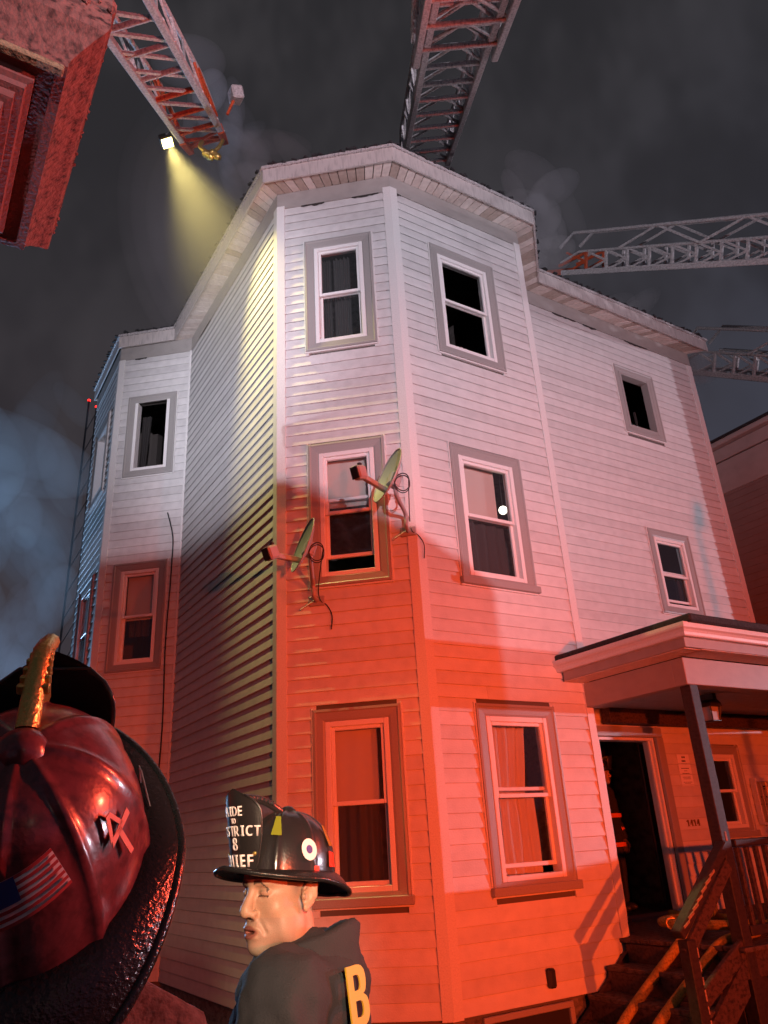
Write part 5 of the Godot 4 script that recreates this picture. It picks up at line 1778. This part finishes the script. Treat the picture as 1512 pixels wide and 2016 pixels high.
# turned-up coat collar: a thick band round the neck, open at the front
func collar_mesh(hgt: float, spread: float) -> ArrayMesh:
	var st := nb()
	var g := []
	var n := 36
	for i in n + 1:
		var u := lerpf(-1.0, 1.0, float(i) / n)
		var a := u * 2.85          # 0 = nape
		var wx := 0.082 + spread * u * u * 0.25
		var c := Vector3(sin(a) * wx, 1.415 - 0.17 * pow(absf(u), 2.8), -0.030 - cos(a) * 0.086 + 0.055 * pow(absf(u), 2.0))
		var out := Vector3(sin(a), 0.0, -cos(a))
		var hh := hgt * (1.0 - 0.25 * absf(u)) * (1.0 + 0.05 * sin(a * 5.0))
		var row := PackedVector3Array()
		row.append(c - Vector3(0, 0.05, 0) - out * 0.012)
		row.append(c + Vector3(0, hh, 0) - out * 0.006 + out * 0.02)
		row.append(c + Vector3(0, hh + 0.006, 0) + out * 0.022)
		row.append(c + Vector3(0, hh - 0.004, 0) + out * 0.034)
		row.append(c + Vector3(0, hh * 0.45, 0) + out * (0.030 + 0.005 * sin(a * 7.0)))
		row.append(c + Vector3(0, -0.015, 0) + out * 0.040)
		row.append(c + Vector3(0, -0.055, 0) + out * 0.046)
		g.append(row)
	sheet(st, g, 3)
	return done(st)

# leather helmet; origin at the head centre, brim plane at y = 0.035
func helmet(parent: Node3D, xf: Transform3D, dome_m: Material, o := {}) -> Node3D:
	var H := base("helmet", parent, xf)
	var by := 0.040
	var shh: float = o.get("shield_h", 1.0)
	var shz: float = o.get("shield_z", 0.137)
	var st := nb()
	var g := []
	var nu := 128; var nv := 22
	for i in nv + 1:
		var t := float(i) / nv
		var row := PackedVector3Array()
		for j in nu:
			var a := TAU * j / nu
			var ridge := 0.0
			for k in 8:
				var da := absf(wrapf(a - TAU * k / 8.0, -PI, PI)) * sin(clampf(t * 1.6, 0.05, 1.0) * PI * 0.5) * 0.1
				ridge = maxf(ridge, exp(-pow(da / 0.0052, 2.0)))
			var e := t * PI * 0.5
			var rr := pow(sin(e), 0.86)
			var bulge := 1.0 + 0.018 * sin(a * 4.0 + PI * 0.5) * 0.0 + ridge * 0.045 * smoothstep(0.06, 0.25, t)
			row.append(Vector3(sin(a) * 0.106 * rr * bulge, by + 0.142 * pow(maxf(cos(e), 0.0), 0.92) * (1.0 + ridge * 0.02), cos(a) * 0.130 * rr * bulge - 0.005))
		g.append(row)
	sheet(st, g, 3, true)
	ob("dome", H, st, dome_m)
	# brim: wide, longer at the back, rolled edge
	var bf: float = o.get("front", 0.150)
	var bb: float = o.get("back", 0.195)
	var bw: float = o.get("width", 0.140)
	var droop: float = o.get("droop", 0.045)
	var top := []; var bot := []; var rim := PackedVector3Array()
	var nb_j := 96; var nr := 10
	for i in nr + 1:
		var t := float(i) / nr
		var r1 := PackedVector3Array(); var r2 := PackedVector3Array()
		for j in nb_j:
			var a := TAU * j / nb_j
			var cz := cos(a)
			var ln := bf if cz > 0 else bb
			var outer := Vector3(sin(a) * bw * (1.0 - 0.10 * maxf(cz, 0.0) - 0.05 * maxf(-cz, 0.0)), 0, cz * ln)
			var inner := Vector3(sin(a) * 0.102, 0, cz * 0.125 - 0.005)
			var p := inner.lerp(outer, t)
			p.y = by - droop * pow(maxf(-cz, 0.0), 1.5) * t * t - 0.016 * absf(sin(a)) * t * t + 0.006 * maxf(cz, 0.0) * t
			r1.append(p + Vector3(0, 0.004, 0)); r2.append(p - Vector3(0, 0.004, 0))
			if i == nr: rim.append(p)
		top.append(r1); bot.append(r2)
	st = nb(); sheet(st, top, 3, true); ob("brim", H, st, M.brim_black)
	st = nb(); bot.reverse(); sheet(st, bot, 3, true); ob("brim_lining", H, st, o.get("under", M.brim_black))
	st = nb(); tube(st, rim, 0.0062, 8, -1.0, true); ob("rolled_edge", H, st, M.brim_black)
	# band of the eight seams meets at a crown knot
	st = nb()
	lathe(st, [Vector2(0.0, by + 0.156), Vector2(0.012, by + 0.153), Vector2(0.020, by + 0.146), Vector2(0.024, by + 0.138)], 16, at(0, 0, -0.005))
	ob("crown_knot", H, st, dome_m)
	# brass holder rising from the crown to the front shield
	st = nb()
	var hs: float = 0.0 if shh > 0.9 else -0.03
	var hp := [Vector3(0, by + 0.138, 0.02), Vector3(0, by + 0.154, 0.055), Vector3(0, by + 0.163, 0.092), Vector3(0, by + 0.164 + hs * 0.2, 0.130 + hs * 0.5), Vector3(0, by + 0.160 + hs * 0.4, 0.166 + hs)]
	tube(st, spline(hp, 6), 0.011, 10, 0.009)
	for k in 6:
		var q: Vector3 = (hp[1] as Vector3).lerp(hp[3], k / 6.0) + Vector3(0, 0.006 - 0.004 * absf(k - 3) / 3.0, 0)
		box(st, Transform3D(Basis(Vector3.RIGHT, 0.3), q), Vector3(0.030 - 0.002 * k, 0.010, 0.006), 0.003)
	prism(st, PackedVector2Array([Vector2(0.02, by + 0.125), Vector2(0.10, by + 0.105), Vector2(0.118, by + 0.155), Vector2(0.06, by + 0.150)]), -0.004, 0.004, Transform3D(Basis(Vector3(0, 0, 1), Vector3.UP, Vector3(-1, 0, 0)), Vector3.ZERO))
	ob("holder", H, st, o.get("holder", M.brass))
	# front shield, curved, with scalloped head
	st = nb()
	var sf := []; var sb := []
	var rad := 0.078
	for i in 15:
		var ty := float(i) / 14.0
		var row := PackedVector3Array(); var row2 := PackedVector3Array()
		for j in 17:
			var tx := lerpf(-1.0, 1.0, float(j) / 16.0)
			var half := lerpf(0.050, 0.074, sin(clampf(ty * 1.35, 0.0, 1.0) * PI * 0.5)) * (1.0 if ty < 0.74 else sqrt(maxf(1.0 - pow((ty - 0.74) / 0.30, 2.0), 0.0)))
			half = maxf(half, 0.012)
			var ang := tx * half / rad
			var y := 0.004 + 0.162 * ty * shh + (0.016 * (1.0 - absf(tx)) if i == 14 else 0.0)
			var p := Vector3(sin(ang) * rad, by + y, shz + 0.034 * ty - (1.0 - cos(ang)) * rad)
			row.append(p + Vector3(0, 0, 0.0022)); row2.append(p - Vector3(0, 0, 0.0022))
		sf.append(row); sb.append(row2)
	sf.reverse()
	sheet(st, sf, 3)
	sheet(st, sb, 4)
	ob("front_shield", H, st, o.get("shield", M.helmet_black))
	var shield_edge := PackedVector3Array()
	for i in 15: shield_edge.append((sf[i] as PackedVector3Array)[16] - Vector3(0, 0, 0.002))
	for i in 15: shield_edge.append((sf[14 - i] as PackedVector3Array)[0] - Vector3(0, 0, 0.002))
	st = nb(); tube(st, shield_edge, 0.0028, 6, -1.0, true)
	ob("shield_edge", H, st, o.get("shield_edge", M.helmet_black))
	if o.has("lines"):
		for line: Array in o.lines:        # text, height up the shield, size
			st = nb()
			var s: String = line[0]
			var adv: float = line[2] * 0.74
			for k in s.length():
				var tm := TextMesh.new()
				tm.text = s[k]; tm.font = font("Droid Sans", 700); tm.font_size = 16; tm.pixel_size = line[2] / 12.0; tm.depth = 0.0016
				var ang := (k - (s.length() - 1) * 0.5) * adv / rad
				var ty: float = line[1]
				var tilt := -atan(0.034 / 0.150)
				var pos := Vector3(sin(ang) * rad, by + 0.004 + 0.150 * ty, 0.137 + 0.034 * ty - (1.0 - cos(ang)) * rad)
				var bs := Basis(Vector3.UP, ang) * Basis(Vector3.RIGHT, -tilt)
				st.append_from(tm, 0, Transform3D(bs, pos + bs * Vector3(0, 0, 0.0035)))
			ob("lettering", H, st, M.white_print)
		st = nb()
		for s: float in [-1.0, 1.0]:
			lathe(st, [Vector2(0.0, 0.004), Vector2(0.004, 0.003), Vector2(0.0052, 0.0)], 10, Transform3D(Basis(Vector3.UP, s * 0.62) * Basis(Vector3.RIGHT, PI / 2), Vector3(sin(s * 0.66) * rad, by + 0.038, 0.146 - (1.0 - cos(0.66)) * rad)))
		ob("rivet", H, st, M.brass)
	return H

# a point and frame on the dome: a = bearing from the front towards +x, t = 0 at the crown, 1 at the brim
func on_dome(a: float, t: float, lift := 0.003) -> Transform3D:
	var f := func(aa: float, tt: float) -> Vector3:
		var e := tt * PI * 0.5
		var rr := pow(sin(e), 0.86)
		return Vector3(sin(aa) * 0.106 * rr, 0.040 + 0.142 * pow(maxf(cos(e), 0.0), 0.92), cos(aa) * 0.130 * rr - 0.005)
	var p: Vector3 = f.call(a, t)
	var du: Vector3 = (f.call(a + 0.05, t) - f.call(a - 0.05, t)).normalized()
	var dv: Vector3 = (f.call(a, t - 0.04) - f.call(a, t + 0.04)).normalized()
	var n := du.cross(dv).normalized()
	return Transform3D(Basis(du, n.cross(du), n), p + n * lift)

# a flat shape bent onto the dome: outline points in metres round (a, t)
func sticker(parent: Node3D, called: String, a: float, t: float, poly: PackedVector2Array, m: Material, lift := 0.0018) -> void:
	var xf := on_dome(a, t, lift)
	var st := nb()
	prism(st, poly, -0.0004, 0.0004, xf)
	ob(called, parent, st, m)

func rect(x: float, y: float, w: float, h: float) -> PackedVector2Array:
	return PackedVector2Array([Vector2(x - w / 2, y - h / 2), Vector2(x + w / 2, y - h / 2), Vector2(x + w / 2, y + h / 2), Vector2(x - w / 2, y + h / 2)])

func person(label: String, foot: Vector3, yaw: float, head_xf: Transform3D, coat: Material, o := {}) -> Node3D:
	# head_xf is in the person's own frame (feet at the origin, +z ahead)
	var P := base("person", self, Transform3D(Basis(Vector3.UP, yaw), foot))
	tag(P, label, "person")
	mi("body", P, person_meshes.head, M.skin, head_xf)
	var kk: float = o.get("scale", 1.0)
	var sc := Basis.from_scale(Vector3(kk, kk, kk))
	mi("coat", P, person_meshes.coat, coat, Transform3D(sc, Vector3.ZERO))
	mi("collar", P, collar_mesh(o.get("collar", 0.07), o.get("spread", 0.12)), coat, Transform3D(sc, Vector3.ZERO))
	mi("trousers", P, person_meshes.trousers, M.trousers, Transform3D(sc, Vector3.ZERO))
	for s: float in [-1.0, 1.0]:
		mi("boot", P, person_meshes.boot, M.boot, Transform3D(sc, Vector3(s * 0.115 * kk, 0, 0.0)))
		mi("glove", P, person_meshes.hand, M.glove, Transform3D(Basis(Vector3(s, 0, 0), Vector3.UP, Vector3.BACK), Vector3(s * 0.275, 0.82, 0.085) * kk))
	if o.get("bands", false):
		for y: float in [0.74, 1.08]:
			var st := nb()
			var ring := []
			for k in 2:
				var row := PackedVector3Array()
				for j in 40:
					var a := TAU * j / 40
					row.append(Vector3(sin(a) * (0.232 if y < 1.0 else 0.222), y + 0.05 * k, cos(a) * 0.178))
				ring.append(row)
			sheet(st, ring, 3, true)
			ob("reflective_band", P, st, M.orange_band)
		for s: float in [-1.0, 1.0]:
			var st := nb()
			tube(st, pv([Vector3(s * 0.262, 1.17, -0.028), Vector3(s * 0.272, 1.11, -0.03)]), 0.083, 14)
			tube(st, pv([Vector3(s * 0.275, 0.97, 0.022), Vector3(s * 0.275, 0.91, 0.047)]), 0.072, 14)
			ob("reflective_band", P, st, M.orange_band)
	return P
